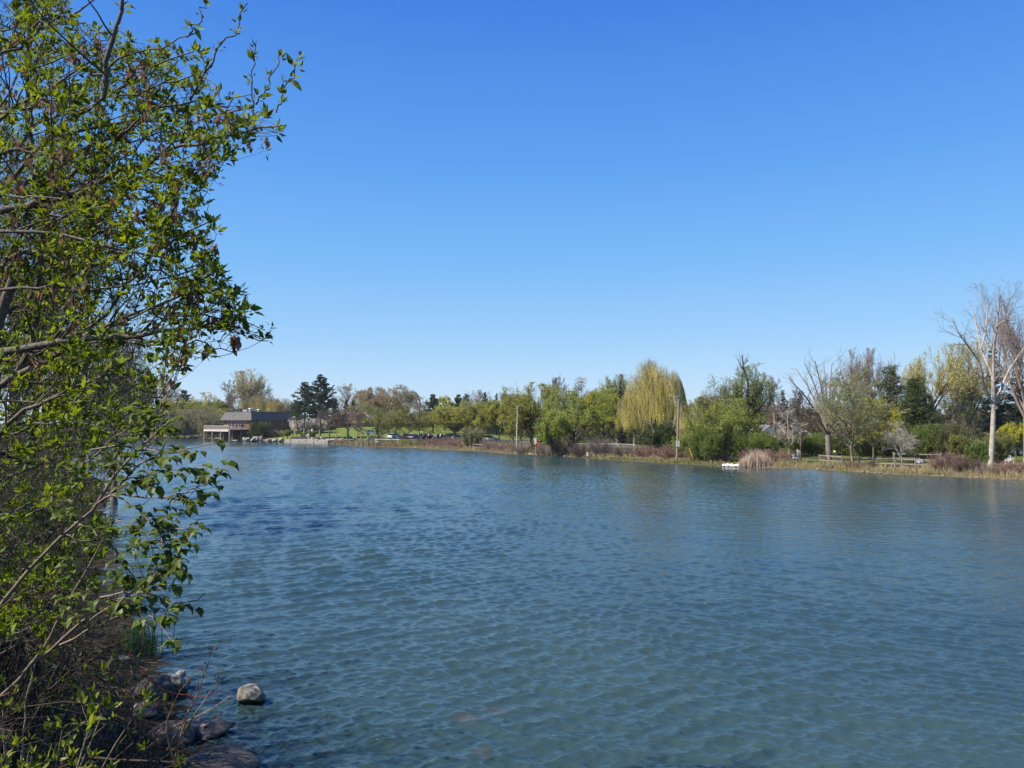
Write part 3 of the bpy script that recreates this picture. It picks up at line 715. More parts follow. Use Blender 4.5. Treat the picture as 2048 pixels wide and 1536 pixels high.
setp(g.put("distant_wood_branches", bark('brown', BR['brown'])), "dim brown branches of the woods behind the park", "woods", kind="stuff")
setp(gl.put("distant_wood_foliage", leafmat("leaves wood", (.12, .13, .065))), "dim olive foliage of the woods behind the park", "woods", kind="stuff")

# ------------------------------------------------------------------ stones
def ico(sub):
    bm = bmesh.new(); bmesh.ops.create_icosphere(bm, subdivisions=sub, radius=1)
    V = np.array([v.co[:] for v in bm.verts]); T = np.array([[v.index for v in f.verts] for f in bm.faces]); bm.free()
    return V, T
ICO = {k: ico(k) for k in (2, 3, 4, 5)}
def rock_mesh(rng, dims, sub=3, rough=.16, facets=7, fine=.02):
    V, T = ICO[sub]
    V = V.copy()
    for _ in range(facets):                                   # broken flat faces
        n = nrm(rng.normal(size=3)); h = rng.uniform(.62, .92)
        d = V @ n; V -= np.clip(d - h, 0, None)[:, None] * n * .85
    for k in range(14):
        a = nrm(rng.normal(size=3)) * rng.uniform(1.5, 7); V += nrm(V) * (rough / (1 + np.linalg.norm(a) * .6) * np.sin(V @ a * 1.6 + rng.uniform(0, 6)))[:, None]
    if fine: V += nrm(V) * (fine * rng.normal(size=len(V)))[:, None]
    return V * (np.array(dims) / 2), T
def stone_mat(name, col, wet=False):
    key = ("stone", name)
    if key in MATS: return MATS[key]
    m, t, b = nodes_of("stone " + name)
    f = noise(t, 5.0, 8, .7)
    sp = noise(t, 42.0, 3, .6)
    c = ramp(t, f, [(.28, mul(col, .45)), (.5, col), (.72, mul(col, 1.35))])
    mx = t.nodes.new("ShaderNodeMix"); mx.data_type = 'RGBA'; mx.blend_type = 'MULTIPLY'; mx.inputs["Factor"].default_value = .8
    t.links.new(c, mx.inputs["A"]); t.links.new(ramp(t, sp, [(.35, (.55, .52, .5)), (.6, (1.1, 1.1, 1.1))]), mx.inputs["B"])
    g = t.nodes.new("ShaderNodeNewGeometry"); sz = t.nodes.new("ShaderNodeSeparateXYZ"); t.links.new(g.outputs["Position"], sz.inputs[0])
    wv = t.nodes.new("ShaderNodeMath"); wv.operation = 'MULTIPLY_ADD'; wv.inputs[1].default_value = -.12; t.links.new(f, wv.inputs[0]); t.links.new(sz.outputs["Z"], wv.inputs[2])
    m3 = t.nodes.new("ShaderNodeMix"); m3.data_type = 'RGBA'; m3.blend_type = 'MULTIPLY'; m3.inputs["Factor"].default_value = 1.0   # wet, algae-dark band at the waterline
    t.links.new(mx.outputs["Result"], m3.inputs["A"]); t.links.new(ramp(t, wv.outputs[0], [(.0, (.33, .34, .26)), (.05, (1, 1, 1))]), m3.inputs["B"])
    t.links.new(m3.outputs["Result"], b.inputs["Base Color"])
    b.inputs["Roughness"].default_value = .35 if wet else .85
    b.inputs["Specular IOR Level"].default_value = .5 if wet else .2
    bp = t.nodes.new("ShaderNodeBump"); bp.inputs["Strength"].default_value = .5; bp.inputs["Distance"].default_value = .03
    t.links.new(f, bp.inputs["Height"]); t.links.new(bp.outputs[0], b.inputs["Normal"])
    MATS[key] = m
    return m
def rock(px, py, w, h, Y, mat, label, name="boulder", cat="rock", sub=3, group=None, depth=.8, seed=0, **kw):
    rng = np.random.default_rng(4000 + int(px * 7 + py) + seed)
    x, _, z = at(px, py, Y); s = Y / F
    V, T = rock_mesh(rng, (w * s, w * s * depth, h * s), sub, **kw)
    o = put(name, mesh(name, V, None, T, smooth=sub > 3), mat, loc=(x, Y, z), rz=0)
    return setp(o, label, cat, group)
SM = stone_mat
for px, py, w, h, lab in ((470, 881.5, 12, 4, "flat pale rock in the water under the deck"), (492, 878.5, 14, 10, "rounded grey boulder under the deck corner post"), (510, 879, 17, 12, "wide cracked boulder below the dark green deck bush"),
                          (522.5, 877.5, 9, 13, "upright tan boulder between the deck bush and the stairs"), (538, 880.5, 14, 8, "low boulder at the foot of the stairs"), (550, 881, 12, 8, "middle boulder between the stairs and the stone wall"),
                          (562.5, 880.5, 12, 10, "grey boulder against the end of the stone wall"), (543, 873.5, 10, 6, "small tan boulder up the slope by the stair rail"),
                          (684, 880, 10, 9, "light grey boulder on the bank past the stone wall"), (709, 876, 8, 8, "grey upright boulder by the rosy bare trunk"), (737, 878, 9, 6, "dull boulder in the dark bank shade")):
    Y = shore_xy(px, py + h * .4)[1] if px < 600 else 196 - (px - 684) * .15
    rock(px, py, w, h, Y, SM("grey", (.33, .30, .26)), lab, sub=3)
# stones at the far waterline
rng = np.random.default_rng(31)
SEG = [(640, 1000, 22, 5, "buff", (.40, .35, .27), "small buff stone at the waterline below the reddish scrub"), (1000, 1168, 34, 5.5, "white", (.55, .51, .45), "small white stone at the waterline below the lifebuoy sign"),
       (1170, 1440, 16, 4, "buff", (.40, .35, .27), "small buff stone at the grassy waterline under the wooden lamp pole"), (1540, 1690, 22, 5, "white", (.62, .58, .52), "small pale stone at the waterline by the sitting pair"),
       (1690, 1880, 26, 5, "cream", (.46, .41, .34), "small cream stone at the waterline below the rail fence"), (1880, 2046, 20, 5, "cream", (.46, .41, .34), "small cream stone at the waterline below the sycamore")]
FP = np.array(FAR_PX)
for a, b_, n, sz, cn, cc, lab in SEG:
    vars_ = []
    for k in range(5):
        V, T = rock_mesh(rng, (1, .8, .55), 2); me = mesh("shore_stone", V, None, T); me.materials.append(SM(cn, cc)); vars_.append(me)
    for px in np.clip(a + (b_ - a) * (np.arange(n) + rng.normal(size=n) * 2.2) / n, a, b_):
        py = float(np.interp(px, FP[:, 0], FP[:, 1])) - rng.uniform(-.2, .9)
        x, y = shore_xy(px, py); s = sz * rng.uniform(.3, 1.3) ** 1.3 * y / F
        o = put("shore_stone", vars_[rng.integers(5)], None, loc=(x, y, .05), rz=rng.uniform(0, 6))
        o.scale = (s * 1.2, s * 1.0, s * rng.uniform(.6, 1))
        setp(o, lab, "stone", "stones along the far waterline" + lab[len("small"):][lab[len("small"):].find(" at"):].replace(" at the waterline", ""))
for k, (px, w) in enumerate(((1449, 9), (1456, 10), (1463, 9), (1470, 10), (1477, 9), (1484, 8), (1489, 7))):
    rock(px, 930.8 + k * .35, w * 1.25, 7.5 + k % 3, shore_xy(px, 933.6 + k * .2)[1] + .1, SM("bright", (.80, .76, .70)), "bright white slab in the row of slabs beside the cattails", name="white_slab", cat="stone", group="white slabs beside the cattails", sub=2)

# ------------------------------------------------------------------ lakeside pavilion, deck, stair
BRICK = surf("brick", (.27, .135, .09), .22, 2.5, .9, .3); SHINGLE = surf("shingles", (.17, .16, .155), .45, 3.2, .95, .6); TIMBER = surf("weathered timber", (.36, .31, .25), .3, 2.5, .9, .2)
DARKW = surf("dark timber", (.11, .085, .07), .35, 2.5, .9); GLASS = surf("dark glass", (.015, .018, .022), .3, 1.0, .08, spec=.6); METAL = surf("galvanised metal", (.62, .63, .63), .12, 2.0, .4, metal=.35)
GREENP = surf("green paint", (.035, .075, .06), .2, 2, .5); CREAM = surf("cream paint", (.70, .66, .58), .1, 3, .6); WHITEP = surf("white paint", (.80, .79, .76), .06, 3, .5)
BX, BY, BZ = xat(502, 240), 240.0, 1.0
pav = empty("lakeside_pavilion", (BX, BY, BZ), "brick lakeside pavilion with a mansard shingle roof on the water's edge", "building")
pav.rotation_euler = (0, 0, R(67.3))
fl = 3.5 - BZ; ev = 6.25 - BZ; tp = 8.75 - BZ
g = Geo().box(0, 19.8, 0, 10.9, -1.0, ev + .1); g.put("wall", BRICK, pav)
g = Geo(); o1, i1 = .85, .3
lo_ = [(-o1, -o1), (19.8 + o1, -o1), (19.8 + o1, 10.9 + o1), (-o1, 10.9 + o1)]; hi_ = [(i1, i1), (19.8 - i1, i1), (19.8 - i1, 10.9 - i1), (i1, 10.9 - i1)]
NR = 9
for k in range(NR):                                            # courses of shingles, each lapping the one below
    f0, f1 = k / NR, (k + 1) / NR
    def ring(f, z, e): return [(a[0] * (1 - f) + b[0] * f + e * (np.sign(a[0] - 9.9)), a[1] * (1 - f) + b[1] * f + e * np.sign(a[1] - 5.4), z) for a, b in zip(lo_, hi_)]
    r0, r1 = ring(f0, ev + (tp - ev) * f0, .05), ring(f1, ev + (tp - ev) * f1, 0.0)
    g.add(r0 + r1, [(i, (i + 1) % 4, 4 + (i + 1) % 4, 4 + i) for i in range(4)])
    g.add([(x, y, z - .05) for x, y, z in r0] + r0, [(i, (i + 1) % 4, 4 + (i + 1) % 4, 4 + i) for i in range(4)])
g.add([(x, y, tp) for x, y in hi_], [(0, 1, 2, 3)]); g.add([(x, y, ev) for x, y in lo_], [(3, 2, 1, 0)])
roof = g.put("roof", SHINGLE, pav)
Geo().prism([(i1 - .1, i1 - .1), (19.9 - i1, i1 - .1), (19.9 - i1, 11 - i1), (i1 - .1, 11 - i1)], tp + .01, tp + .16).put("roof_coping", DARKW, roof)
def window(x, y, w, z0, z1, face):
    "face 0: on the lake wall, 1: on the lawn wall"
    g = Geo(); f = Geo()
    if face == 0:
        g.box(-.05, .02, y, y + w, z0, z1)
        for a in (y - .06, y + w / 2 - .03, y + w): f.box(-.10, -.01, a, a + .06, z0 - .06, z1 + .06)
        for a in (z0 - .07, z1 + .005): f.box(-.098, -.012, y, y + w, a, a + .065)
    else:
        g.box(x, x + w, -.05, .02, z0, z1)
        for a in (x - .06, x + w / 2 - .03, x + w): f.box(a, a + .06, -.10, -.01, z0 - .06, z1 + .06)
        for a in (z0 - .07, z1 + .005): f.box(x, x + w, -.098, -.012, a, a + .065)
    fr = f.put("window", CREAM, pav); g.put("pane", GLASS, fr)
for k in range(5): window(0, 2.0 + k * 1.45, 1.3, fl + .55, ev - .12, 0)
window(4.2, 0, 2.2, fl + .4, ev - .3, 1); window(7.2, 0, 1.2, fl + .6, ev - .3, 1); window(14.4, 0, .8, fl + 1.4, ev - .4, 1)
d = Geo().box(17.7, 19.0, -.06, .02, .9, 3.9).put("door", DARKW, pav); Geo().tube([(17.85, -.12, 1.9), (17.85, -.12, 2.1)], .03).put("handle", METAL, d)
def cyl_cap(x, y, z0, z1, r): return Geo().tube([(x, y, z0), (x, y, z1)], r, 14).tube([(x, y, z1), (x, y, z1 + .12), (x, y, z1 + .3)], [r * 1.45, r * 1.4, r * .4], 14)
cyl_cap(2.2, 2.2, tp, tp + 1.0, .55).put("vent_hood", METAL, pav, True); cyl_cap(6.2, 2.4, tp, tp + .75, .45).put("vent_hood", METAL, pav, True)
Geo().box(1.2, 3.6, 3.0, 4.6, tp, tp + .75).tube([(3.5, 3.6, tp + .5), (4.5, 3.4, tp + .55), (5.0, 3.2, tp + .1)], .32, 10).put("air_duct", METAL, pav)
Geo().box(.9, 2.6, 4.9, 7.0, tp, tp + .8).prism([(.8, 4.8), (2.7, 4.8), (2.7, 7.1), (.8, 7.1)], tp + .8, tp + .95).put("air_handler", GREENP, pav)
for x in (10.5, 12.4): Geo().tube([(x, 1.6, tp), (x, 1.6, tp + 1.1), (x, 1.35, tp + 1.2)], .06).put("roof_pipe", CREAM, pav)
Geo().box(.9, 1.4, 9.2, 9.7, tp, tp + .5).put("chimney", DARKW, pav)
Geo().box(-.5, 1.2, .9, 2.6, fl - .1, fl + .02).put("doorstep", TIMBER, pav)

A_, B_, C_ = np.array((xat(408, 246), 246.0)), np.array((xat(458.5, 233.5), 233.5)), np.array((xat(501, 239.2), 239.2))
E_ = np.array((BX, BY)) + 10.9 * np.array((-.9225, .3859))
deck = empty("wooden_deck", (*B_, 0), "raised timber deck on piles over the water beside the pavilion", "deck")
DZ = 3.35
def rel(p, z): return (p[0] - B_[0], p[1] - B_[1], z)
nin = np.array((BX, BY)) + np.array((-.05, -.04))
Geo().prism([tuple(q - B_) for q in (A_, B_, C_, nin, E_ + np.array((-.02, -.05)), E_ + np.array((-8, 6)))], DZ - .18, DZ).put("platform", TIMBER, deck)
n_ = nrm((A_ - B_)); out = np.array((n_[1], -n_[0])); out = out if out[1] < 0 else -out
n2 = nrm(C_ - B_); out2 = np.array((n2[1], -n2[0])); out2 = out2 if out2[1] < 0 else -out2
LD = np.linalg.norm(A_ - B_)
for k in range(3):                                             # the pale fascia beams
    a, b = B_ + n_ * (LD * k / 3 + .05) + out * .12, B_ + n_ * (LD * (k + 1) / 3 - .12) + out * .12
    Geo().bar(rel(a, DZ - .32), rel(b, DZ - .32), .16, .62).put("fascia_beam", surf("pale beam", (.58, .54, .47), .15, 1.5, .8), deck)
Geo().bar(rel(B_ + n2 * .1 + out2 * .05, DZ - .25), rel(C_ + out2 * .05, DZ - .25), .12, .3).put("fascia_beam", DARKW, deck)
for f, back in ((0, 0), (.17, 1.8), (.335, 0), (.5, 1.8), (.67, 0), (.84, 1.8), (1, 0)):
    q = B_ + n_ * LD * f - out * (back + .2)
    Geo().tube([rel(q, -1.2), rel(q, DZ - .2)], .22 if not back else .18, 10).put("pile", TIMBER, deck, True)
for f in (.18, .58, .97):
    q = B_ + (C_ - B_) * f - out2 * .3
    Geo().tube([rel(q, -1.0), rel(q, DZ - .2)], .16, 10).put("pile", TIMBER, deck, True)
rl = Geo()
for k in range(46):
    a = B_ + n_ * (LD * (k + .08) / 46); b = B_ + n_ * (LD * (k + .92) / 46)
    rl.bar(rel(a, DZ + .55), rel(b, DZ + .55), .05, .95)
rl.put("rail_boards", surf("grey boards", (.22, .185, .16), .35, 2.2, .9), deck)
Geo().bar(rel(B_, DZ + 1.1), rel(A_, DZ + 1.1), .22, .10).put("handrail", CREAM, deck)
Geo().bar(rel(B_ + n2 * .06, DZ + 1.05), rel(C_, DZ + 1.05), .14, .10).bar(rel(B_ + n2 * .06, DZ + .55), rel(C_, DZ + .55), .08, .08).put("handrail", TIMBER, deck)
for f in (.16, .35, .54, .73, .92): q = B_ + (C_ - B_) * f; Geo().bar(rel(q, DZ), rel(q, DZ + 1.0), .1, .1).put("rail_post", TIMBER, deck)
EA = E_ + np.array((-8, 6)); Geo().bar(rel(A_, DZ + 1.1), rel(EA, DZ + 1.1), .18, .10).bar(rel(A_, DZ + .6), rel(EA, DZ + .6), .06, .8).put("handrail", TIMBER, deck)
st = empty("wooden_stair", (xat(534, 238), 238, 1.0), "wooden stair with pale handrails going down from the deck", "stairs")
sx = xat(534, 238)
for dy in (0, 1.1):
    g = Geo(); p = [at(527.5, 853.5, 238 + dy), at(537.5, 861, 238 + dy), at(556, 862.5, 239 + dy)]
    p = [(a[0] - sx, a[1] - 238, a[2] - 1.0) for a in p]
    g.bar(p[0], p[1], .14, .18).bar(p[1], p[2], .14, .16); g.put("handrail", CREAM, st)
    for q in p: Geo().bar((q[0], q[1], -.4), (q[0], q[1], q[2] - .06), .14, .14).put("rail_post", DARKW, st)
g = Geo()
for k in range(9): a = at(528 + k * 1.2, 0, 238); g.box(a[0] - sx - .1, a[0] - sx + .15, .07, 1.03, 2.35 - k * .2, 2.42 - k * .2)
g.put("tread", TIMBER, st)

# ------------------------------------------------------------------ stone terrace, low walls, paths
LIME = surf("limestone", (.33, .29, .25), .35, 1.6, .9, .4)
rng = np.random.default_rng(8)
W0, W1 = np.array(shore_xy(570, 885.2)), np.array(shore_xy(657, 887.8)); wd = nrm(W1 - W0); wn = np.array((wd[1], -wd[0])); wn = wn if wn[1] < 0 else -wn
WL = np.linalg.norm(W1 - W0)
setp(Geo().prism([tuple(W0 - wn * .05), tuple(W1 - wn * .05), tuple(W1 - wn * 9), tuple(W0 - wn * 9)], -.6, .93).put("terrace", surf("paving", (.34, .30, .26), .2, 1.2, .9)), "pale paved terrace behind the stone wall", "terrace", kind="structure")
wall = empty("stone_wall", (*W0, 0), "low limestone block wall at the water below the terrace", "wall")
g = Geo()
for c in range(3):
    s = rng.uniform(-.6, 0)
    while s < WL:
        l = rng.uniform(.8, 1.9); a, b = max(s, 0), min(s + l - .04, WL); dp = rng.uniform(.0, .22) + (2 - c) * .22
        if b > a + .1:
            q = [W0 + wd * a + wn * dp, W0 + wd * b + wn * (dp + rng.uniform(-.05, .05)), W0 + wd * b - wn * .04, W0 + wd * a - wn * .04]
            g.prism([tuple(v - W0) for v in q], -.45 + c * .47, -.45 + (c + 1) * .47 - .03)
        s += l
g.put("block", LIME, wall)
Geo().tube([(-.6, 0, -.5), (-.6, 0, 1.2)], .2, 10).put("mooring_post", DARKW, wall, True)
Geo().tube([(WL + .3, 0, -.5), (WL + .3, 0, 1.5)], .22, 10).put("end_post", TIMBER, wall, True)
SLATE = surf("dark slate", (.075, .08, .09), .25, 1.5, .9)
for a, b, lab in ((582, 614, "dark low wall along the terrace under the shorter pine"), (620, 640, "short dark low wall below the round clipped bush")):
    xa, xb = xat(a, 210), xat(b, 209)
    setp(Geo().bar((xa, 210, 1.15), (xb, 209, 1.15), .4, .75).put("low_wall", SLATE), lab, "wall")
def sheet(name, poly_fn, mat, label, lift=.03, nx=40, ny=14, cat="path"):
    a = np.linspace(0, 1, nx); b = np.linspace(0, 1, ny); A2, B2 = np.meshgrid(a, b)
    X, Y2 = poly_fn(A2.ravel(), B2.ravel())
    Z = height(X, Y2) + lift
    i = (np.arange(ny - 1)[:, None] * nx + np.arange(nx - 1)[None]).ravel()
    return setp(put(name, mesh(name, np.stack([X, Y2, Z], 1), np.stack([i, i + 1, i + 1 + nx, i + nx], 1), smooth=True), mat), label, cat, kind="structure")
sheet("car_park", lambda a, b: (-40 + a * 44, 199 - a * 12 + b * 20), surf("asphalt", (.055, .055, .058), .2, 3, .95), "asphalt car park behind the reddish scrub", .05, cat="car park")
sheet("path", lambda a, b: (-58 + a * 9, 221 + 1.2 * np.sin(a * 5) + b * 2.2), surf("sand", (.48, .41, .30), .15, 2, .95), "pale sandy path on the lawn beside the pine trunks", .04)
sheet("path", lambda a, b: (-165 + a * 48, 297 - a * 6 + b * 5), surf("sand", (.48, .41, .30), .15, 2, .95), "pale sandy path on the far bank beyond the bush", .05)
sheet("path", lambda a, b: (18 + a * 50, 113 - a * 24 + b * 2.0), surf("asphalt", (.055, .055, .058), .2, 3, .95), "asphalt path behind the rail fence", .04)

def ball_bush(px, py, w, Y, k, label):
    rng = np.random.default_rng(int(px)); x, _, z = at(px, py, Y); r = w * Y / F / 2
    zb = hgt(x, Y) if px < 560 or px > 590 else hgt(x, Y)
    o = empty("clipped_bush", (x, Y, zb), label, "bush")
    Geo().tube([(0, 0, -.2), (.03, 0, max(.3, z - zb))], .09, 7).put("trunk", bark('dark', BR['dark']), o, True)
    p = nrm(rng.normal(size=(2600, 3))) * (.72 + .3 * rng.random((2600, 1))) * r * np.array([1, 1, .85]); p[:, 2] += z - zb
    g = Geo().add(*quads_at(rng, p, .26)); g.put("crown", lm(k), o)
ball_bush(575, 866, 15, 213, 'green', "round clipped green bush at the end of the dark low wall"); ball_bush(623.5, 869, 15, 212, 'green', "round clipped green bush between the two pine trunks")

# ------------------------------------------------------------------ poles, signs, fences
def pole(name, px0, py0, px1, py1, Y, r0, r1, mat, label, parts=()):
    a, b = np.array(at(px0, py0, Y)), np.array(at(px1, py1, Y))
    a[2] = hgt(a[0], Y)
    o = empty(name, tuple(a), label, "pole")
    d = b - a
    Geo().tube([(0, 0, -.4), tuple(d * .5), tuple(d)], [r0, (r0 + r1) / 2, r1], 10).put("shaft", mat, o, True)
    for fn in parts: fn(o, d)
    return o
GREYP = surf("pole grey", (.30, .29, .28), .2, 2, .7); WOODP = surf("pole wood", (.27, .225, .18), .3, 1.5, .9, stretch=(1, 1, .1))
def arm(l, col):
    def f(o, d): Geo().tube([tuple(d), tuple(d + np.array((l * .5, 0, .18))), tuple(d + np.array((l, 0, .12)))], .05).put("arm", col, o); Geo().box(d[0] + l - .1, d[0] + l + .55, -.14, .14, d[2] + .02, d[2] + .18).put("lamp_head", GREYP, o)
    return f
def box_on(fr, w, h, col, nm):
    def f(o, d): p = d * fr; Geo().box(p[0] - w / 2, p[0] + w / 2, p[1] - .42, p[1] - .16, p[2] - h / 2, p[2] + h / 2).put(nm, col, o)
    return f
pole("lamp_post", 838.5, 880, 840, 799, 181, .13, .09, surf("dark pole", (.06, .05, .045), .2, 2, .8), "thin dark lamp post in front of the pale sky between trees", [arm(-.6, GREYP)])
pole("lamp_post", 1033, 897, 1035, 813, 131, .11, .075, surf("pale pole", (.60, .57, .52), .15, 2, .7), "pale concrete lamp post among the mauve scrub", [arm(.7, GREYP)])
pole("wooden_pole", 1353.5, 917, 1358, 795, 99.5, .16, .115, WOODP, "tall wooden lamp pole beside the weeping willow", [box_on(.27, .45, .75, surf("box grey", (.55, .56, .56), .1, 2, .5), "meter_box"), arm(-.5, GREYP)])
setp(Geo().tube([at(1387, 919, 96.5), at(1378.5, 897, 96.5)], .085, 10).put("yellow_post", surf("yellow plastic", (.85, .50, .02), .08, 2, .5), None, True), "yellow leaning marker post in the mauve scrub", "post")
def post_sign():
    Y = 121.5; x = xat(1071, Y); z0 = hgt(x, Y)
    o = empty("lifebuoy_sign", (x, Y, z0), "white sign post with a red lifebuoy near the dark cedar", "sign")
    zt = zat(876, Y) - z0
    Geo().box(-.06, .06, -.07, .07, -.3, zt - .78).put("post", TIMBER, o)
    Geo().box(-.24, .16, -.12, -.08, zt - .75, zt + .02).put("board", WHITEP, o)
    Geo().box(-.32, .32, -.14, -.085, zt - .98, zt - .82).put("crosspiece", WHITEP, o)
    bm = bmesh.new(); a = np.arange(16) * math.tau / 16; b = np.arange(8) * math.tau / 8
    V = np.array([((.24 + .075 * math.cos(q)) * math.cos(p), .075 * math.sin(q), (.24 + .075 * math.cos(q)) * math.sin(p)) for p in a for q in b])
    Q = [(i * 8 + j, ((i + 1) % 16) * 8 + j, ((i + 1) % 16) * 8 + (j + 1) % 8, i * 8 + (j + 1) % 8) for i in range(16) for j in range(8)]
    bm.free()
    put("lifebuoy", mesh("lifebuoy", V + np.array((.3, -.24, zt - 1.0)), Q, smooth=True), surf("red plastic", (.75, .06, .03), .08, 2, .45), o)
post_sign()
setp(Geo().prism([(xat(1256, 108), 107.6), (xat(1266, 108), 107.6), (xat(1266, 108), 108.4), (xat(1256, 108), 108.4)], .2, zat(910.5, 108)).put("utility_box", GREENP), "low dark green utility box on the grass under the willows", "box")
setp(Geo().prism([(xat(1173, 113), 112.95), (xat(1176, 113), 112.95), (xat(1176, 113), 113.1), (xat(1173, 113), 113.1)], .3, zat(904, 113)).put("white_marker", WHITEP), "small white marker post in the grey scrub", "post")
def fence(pts, label, rails=((.42), (.95)), mat=None, posts=True, np_=None, name="rail_fence", hp=1.08):
    mat = mat or surf("fence wood", (.27, .235, .195), .3, 2, .9)
    P = [np.array((xat(a, Y), Y)) for a, Y in pts]
    P = [np.array((p[0], p[1], hgt(*p))) for p in P]
    o = empty(name, tuple(P[0]), label, "fence")
    for i, p in enumerate(P):
        q = p - P[0]; Geo().box(q[0] - .07, q[0] + .07, q[1] - .07, q[1] + .07, q[2] - .3, q[2] + hp).put("post", mat, o)
    for a, b in zip(P[:-1], P[1:]):
        for h in rails:
            a2, b2 = a - P[0], b - P[0]; dd = nrm(b2 - a2) * .09
            Geo().bar((a2[0] + dd[0], a2[1] + dd[1], a2[2] + h), (b2[0] - dd[0], b2[1] - dd[1], b2[2] + h), .07, .12).put("rail", mat, o)
    return o
fence([(751, 184), (767, 182.5), (783, 181), (799, 179.5)], "white rail fence on the bank beside the dark olive bush", mat=CREAM)
fence([(799.5, 178.6), (816, 177), (833, 175.5)], "weathered rail fence half hidden by olive bushes")
fence([(946, 146), (960, 144), (975, 142)], "short tan rail fence in the mauve scrub")
fence([(1638, 90), (1657, 88.6), (1682, 87)], "short rail fence below the stout bare trunk")
fence([(1716, 84.6), (1752, 82.8), (1788, 81.2), (1829, 79.6), (1868, 78)], "long pale rail fence beside the seated couple")
fence([(1786, 96), (1830, 95), (1880, 94)], "far rail fence line on the shaded grass", rails=((.85),), mat=TIMBER)
def chain_fence():
    pts = [(1040, 131), (1066, 128), (1092, 125.5), (1118, 122.5), (1146, 119.5), (1176, 116.5), (1206, 114), (1236, 112), (1270, 109.5)]
    P = [np.array((xat(a, Y), Y, 0.)) for a, Y in pts]
    for p in P: p[2] = hgt(p[0], p[1])
    o = empty("wire_fence", tuple(P[0]), "grey wire mesh fence along the scrub by the lifebuoy sign", "fence")
    for p in P: q = p - P[0]; Geo().tube([(q[0], q[1], q[2] - .3), (q[0], q[1], q[2] + 1.75)], .04, 7).put("post", METAL, o)
    g = Geo(); w = Geo()
    for a, b in zip(P[:-1], P[1:]):
        a, b = a - P[0], b - P[0]
        g.tube([tuple(a + (0, 0, 1.72)), tuple(b + (0, 0, 1.72))], .03, 6)
        for k in range(1, 14): w.bar(tuple(a + (0, 0, .12 * k)), tuple(b + (0, 0, .12 * k)), .008, .008)
        for k in range(26): q = a + (b - a) * k / 26; w.bar(tuple(q), tuple(q + (0, 0, 1.7)), .008, .008)
    g.put("top_rail", METAL, o); w.put("wire_mesh", METAL, o)
chain_fence()
def globe_lamp(px, py, Y, r, label, mat):
    x, _, z = at(px, py, Y); z0 = hgt(x, Y); o = empty("globe_lamp", (x, Y, z0), label, "lamp")
    Geo().tube([(0, 0, -.2), (0, 0, z - z0 - r * .8)], .06, 8).put("post", DARKW, o)
    V, T = ICO[3]; put("globe", mesh("globe", V * r + np.array((0, 0, z - z0)), None, T, True), mat, o)
globe_lamp(624.5, 861.5, 214, .28, "white globe lamp above the round clipped bush", WHITEP); globe_lamp(1669.5, 903.5, 104, .16, "small yellowish globe lamp behind the stout bare trunk", surf("cream globe", (.85, .72, .40), .05, 2, .4))

# ------------------------------------------------------------------ houses, shed, garden chairs beyond the trees
def house(px0, px1, Y, pe, pr, depth, wallm, roofm, label, wins, name="house", cat="house", porch=False):
    x0, x1 = xat(px0, Y), xat(px1, Y); xm = (x0 + x1) / 2; z0 = hgt(xm, Y)
    ze, zr = zat(pe, Y) - z0, zat(pr, Y) - z0; w = (x1 - x0) / 2
    o = empty(name, (xm, Y, z0), label, cat)
    g = Geo().box(-w, w, 0, depth, -.4, ze)
    g.add([(-w, 0, ze), (w, 0, ze), (0, 0, zr)], None, [(0, 1, 2)]).add([(-w, depth, ze), (w, depth, ze), (0, depth, zr)], None, [(1, 0, 2)]); g.put("wall", wallm, o)
    g = Geo(); e = w * 1.12; k = (zr - ze) / w
    for s in (-1, 1): g.bar((s * e * .5, -.4, zr - k * e * .5 + .1), (s * e * .5, depth + .4, zr - k * e * .5 + .1), .01, .01)
    g = Geo()
    for s in (-1, 1):
        a = [(0, -.35, zr + .03), (s * e, -.35, zr - k * e + .03), (s * e, depth + .35, zr - k * e + .03), (0, depth + .35, zr + .03)]
        g.add(a + [(x, y, z + .16) for x, y, z in a], [(0, 1, 2, 3), (4, 5, 6, 7), (0, 1, 5, 4), (1, 2, 6, 5), (2, 3, 7, 6), (3, 0, 4, 7)])
    g.put("roof", roofm, o)
    for (fx, fz, fw, fh) in wins:
        f = Geo().box(fx * w - fw / 2 - .08, fx * w + fw / 2 + .08, -.07, .02, fz - .08, fz + fh + .08).put("window", WHITEP, o)
        Geo().box(fx * w - fw / 2, fx * w + fw / 2, -.1, -.075, fz, fz + fh).put("pane", GLASS, f)
    if porch:
        Geo().box(-w, w, -2.2, -.0, 1.0, 1.15).put("porch_floor", WHITEP, o)
        g = Geo()
        for h in (1.6, 2.05): g.box(-w, w, -2.2, -2.1, h, h + .12)
        for k in range(7): g.box(-w + k * w / 3 - .05, -w + k * w / 3 + .05, -2.21, -2.11, .0, 2.1)
        g.put("porch_rail", WHITEP, o)
    return o
SIDING = surf("white siding", (.72, .71, .68), .08, 1, .7); GREYR = surf("grey roof", (.20, .195, .20), .25, 1, .9); GREYS = surf("grey siding", (.30, .32, .30), .15, 2, .8)
house(1518, 1562, 138, 868, 852, 9, SIDING, GREYR, "white house with a railed porch hidden behind the bare trees", [(-.5, 2.0, 1.2, 1.1), (.5, 2.0, 1.2, 1.1)], porch=True)
house(1576, 1622, 150, 866, 848, 9, SIDING, GREYR, "white house glimpsed behind the sitting pair", [(-.4, 1.9, 1.1, 1.1), (.4, 1.9, 1.1, 1.1)])
house(1992, 2046, 122, 899, 884, 8, WHITEP, GREYR, "white house behind the lawn chairs", [(-.5, 1.2, 1.2, 1.1), (.4, 1.2, 1.2, 1.1)])
house(1910, 1932, 99, 901, 894, 2.2, GREYS, GREYR, "small grey garden shed with pale roof edges", [(.0, .9, .5, .6)], name="garden_shed", cat="shed")
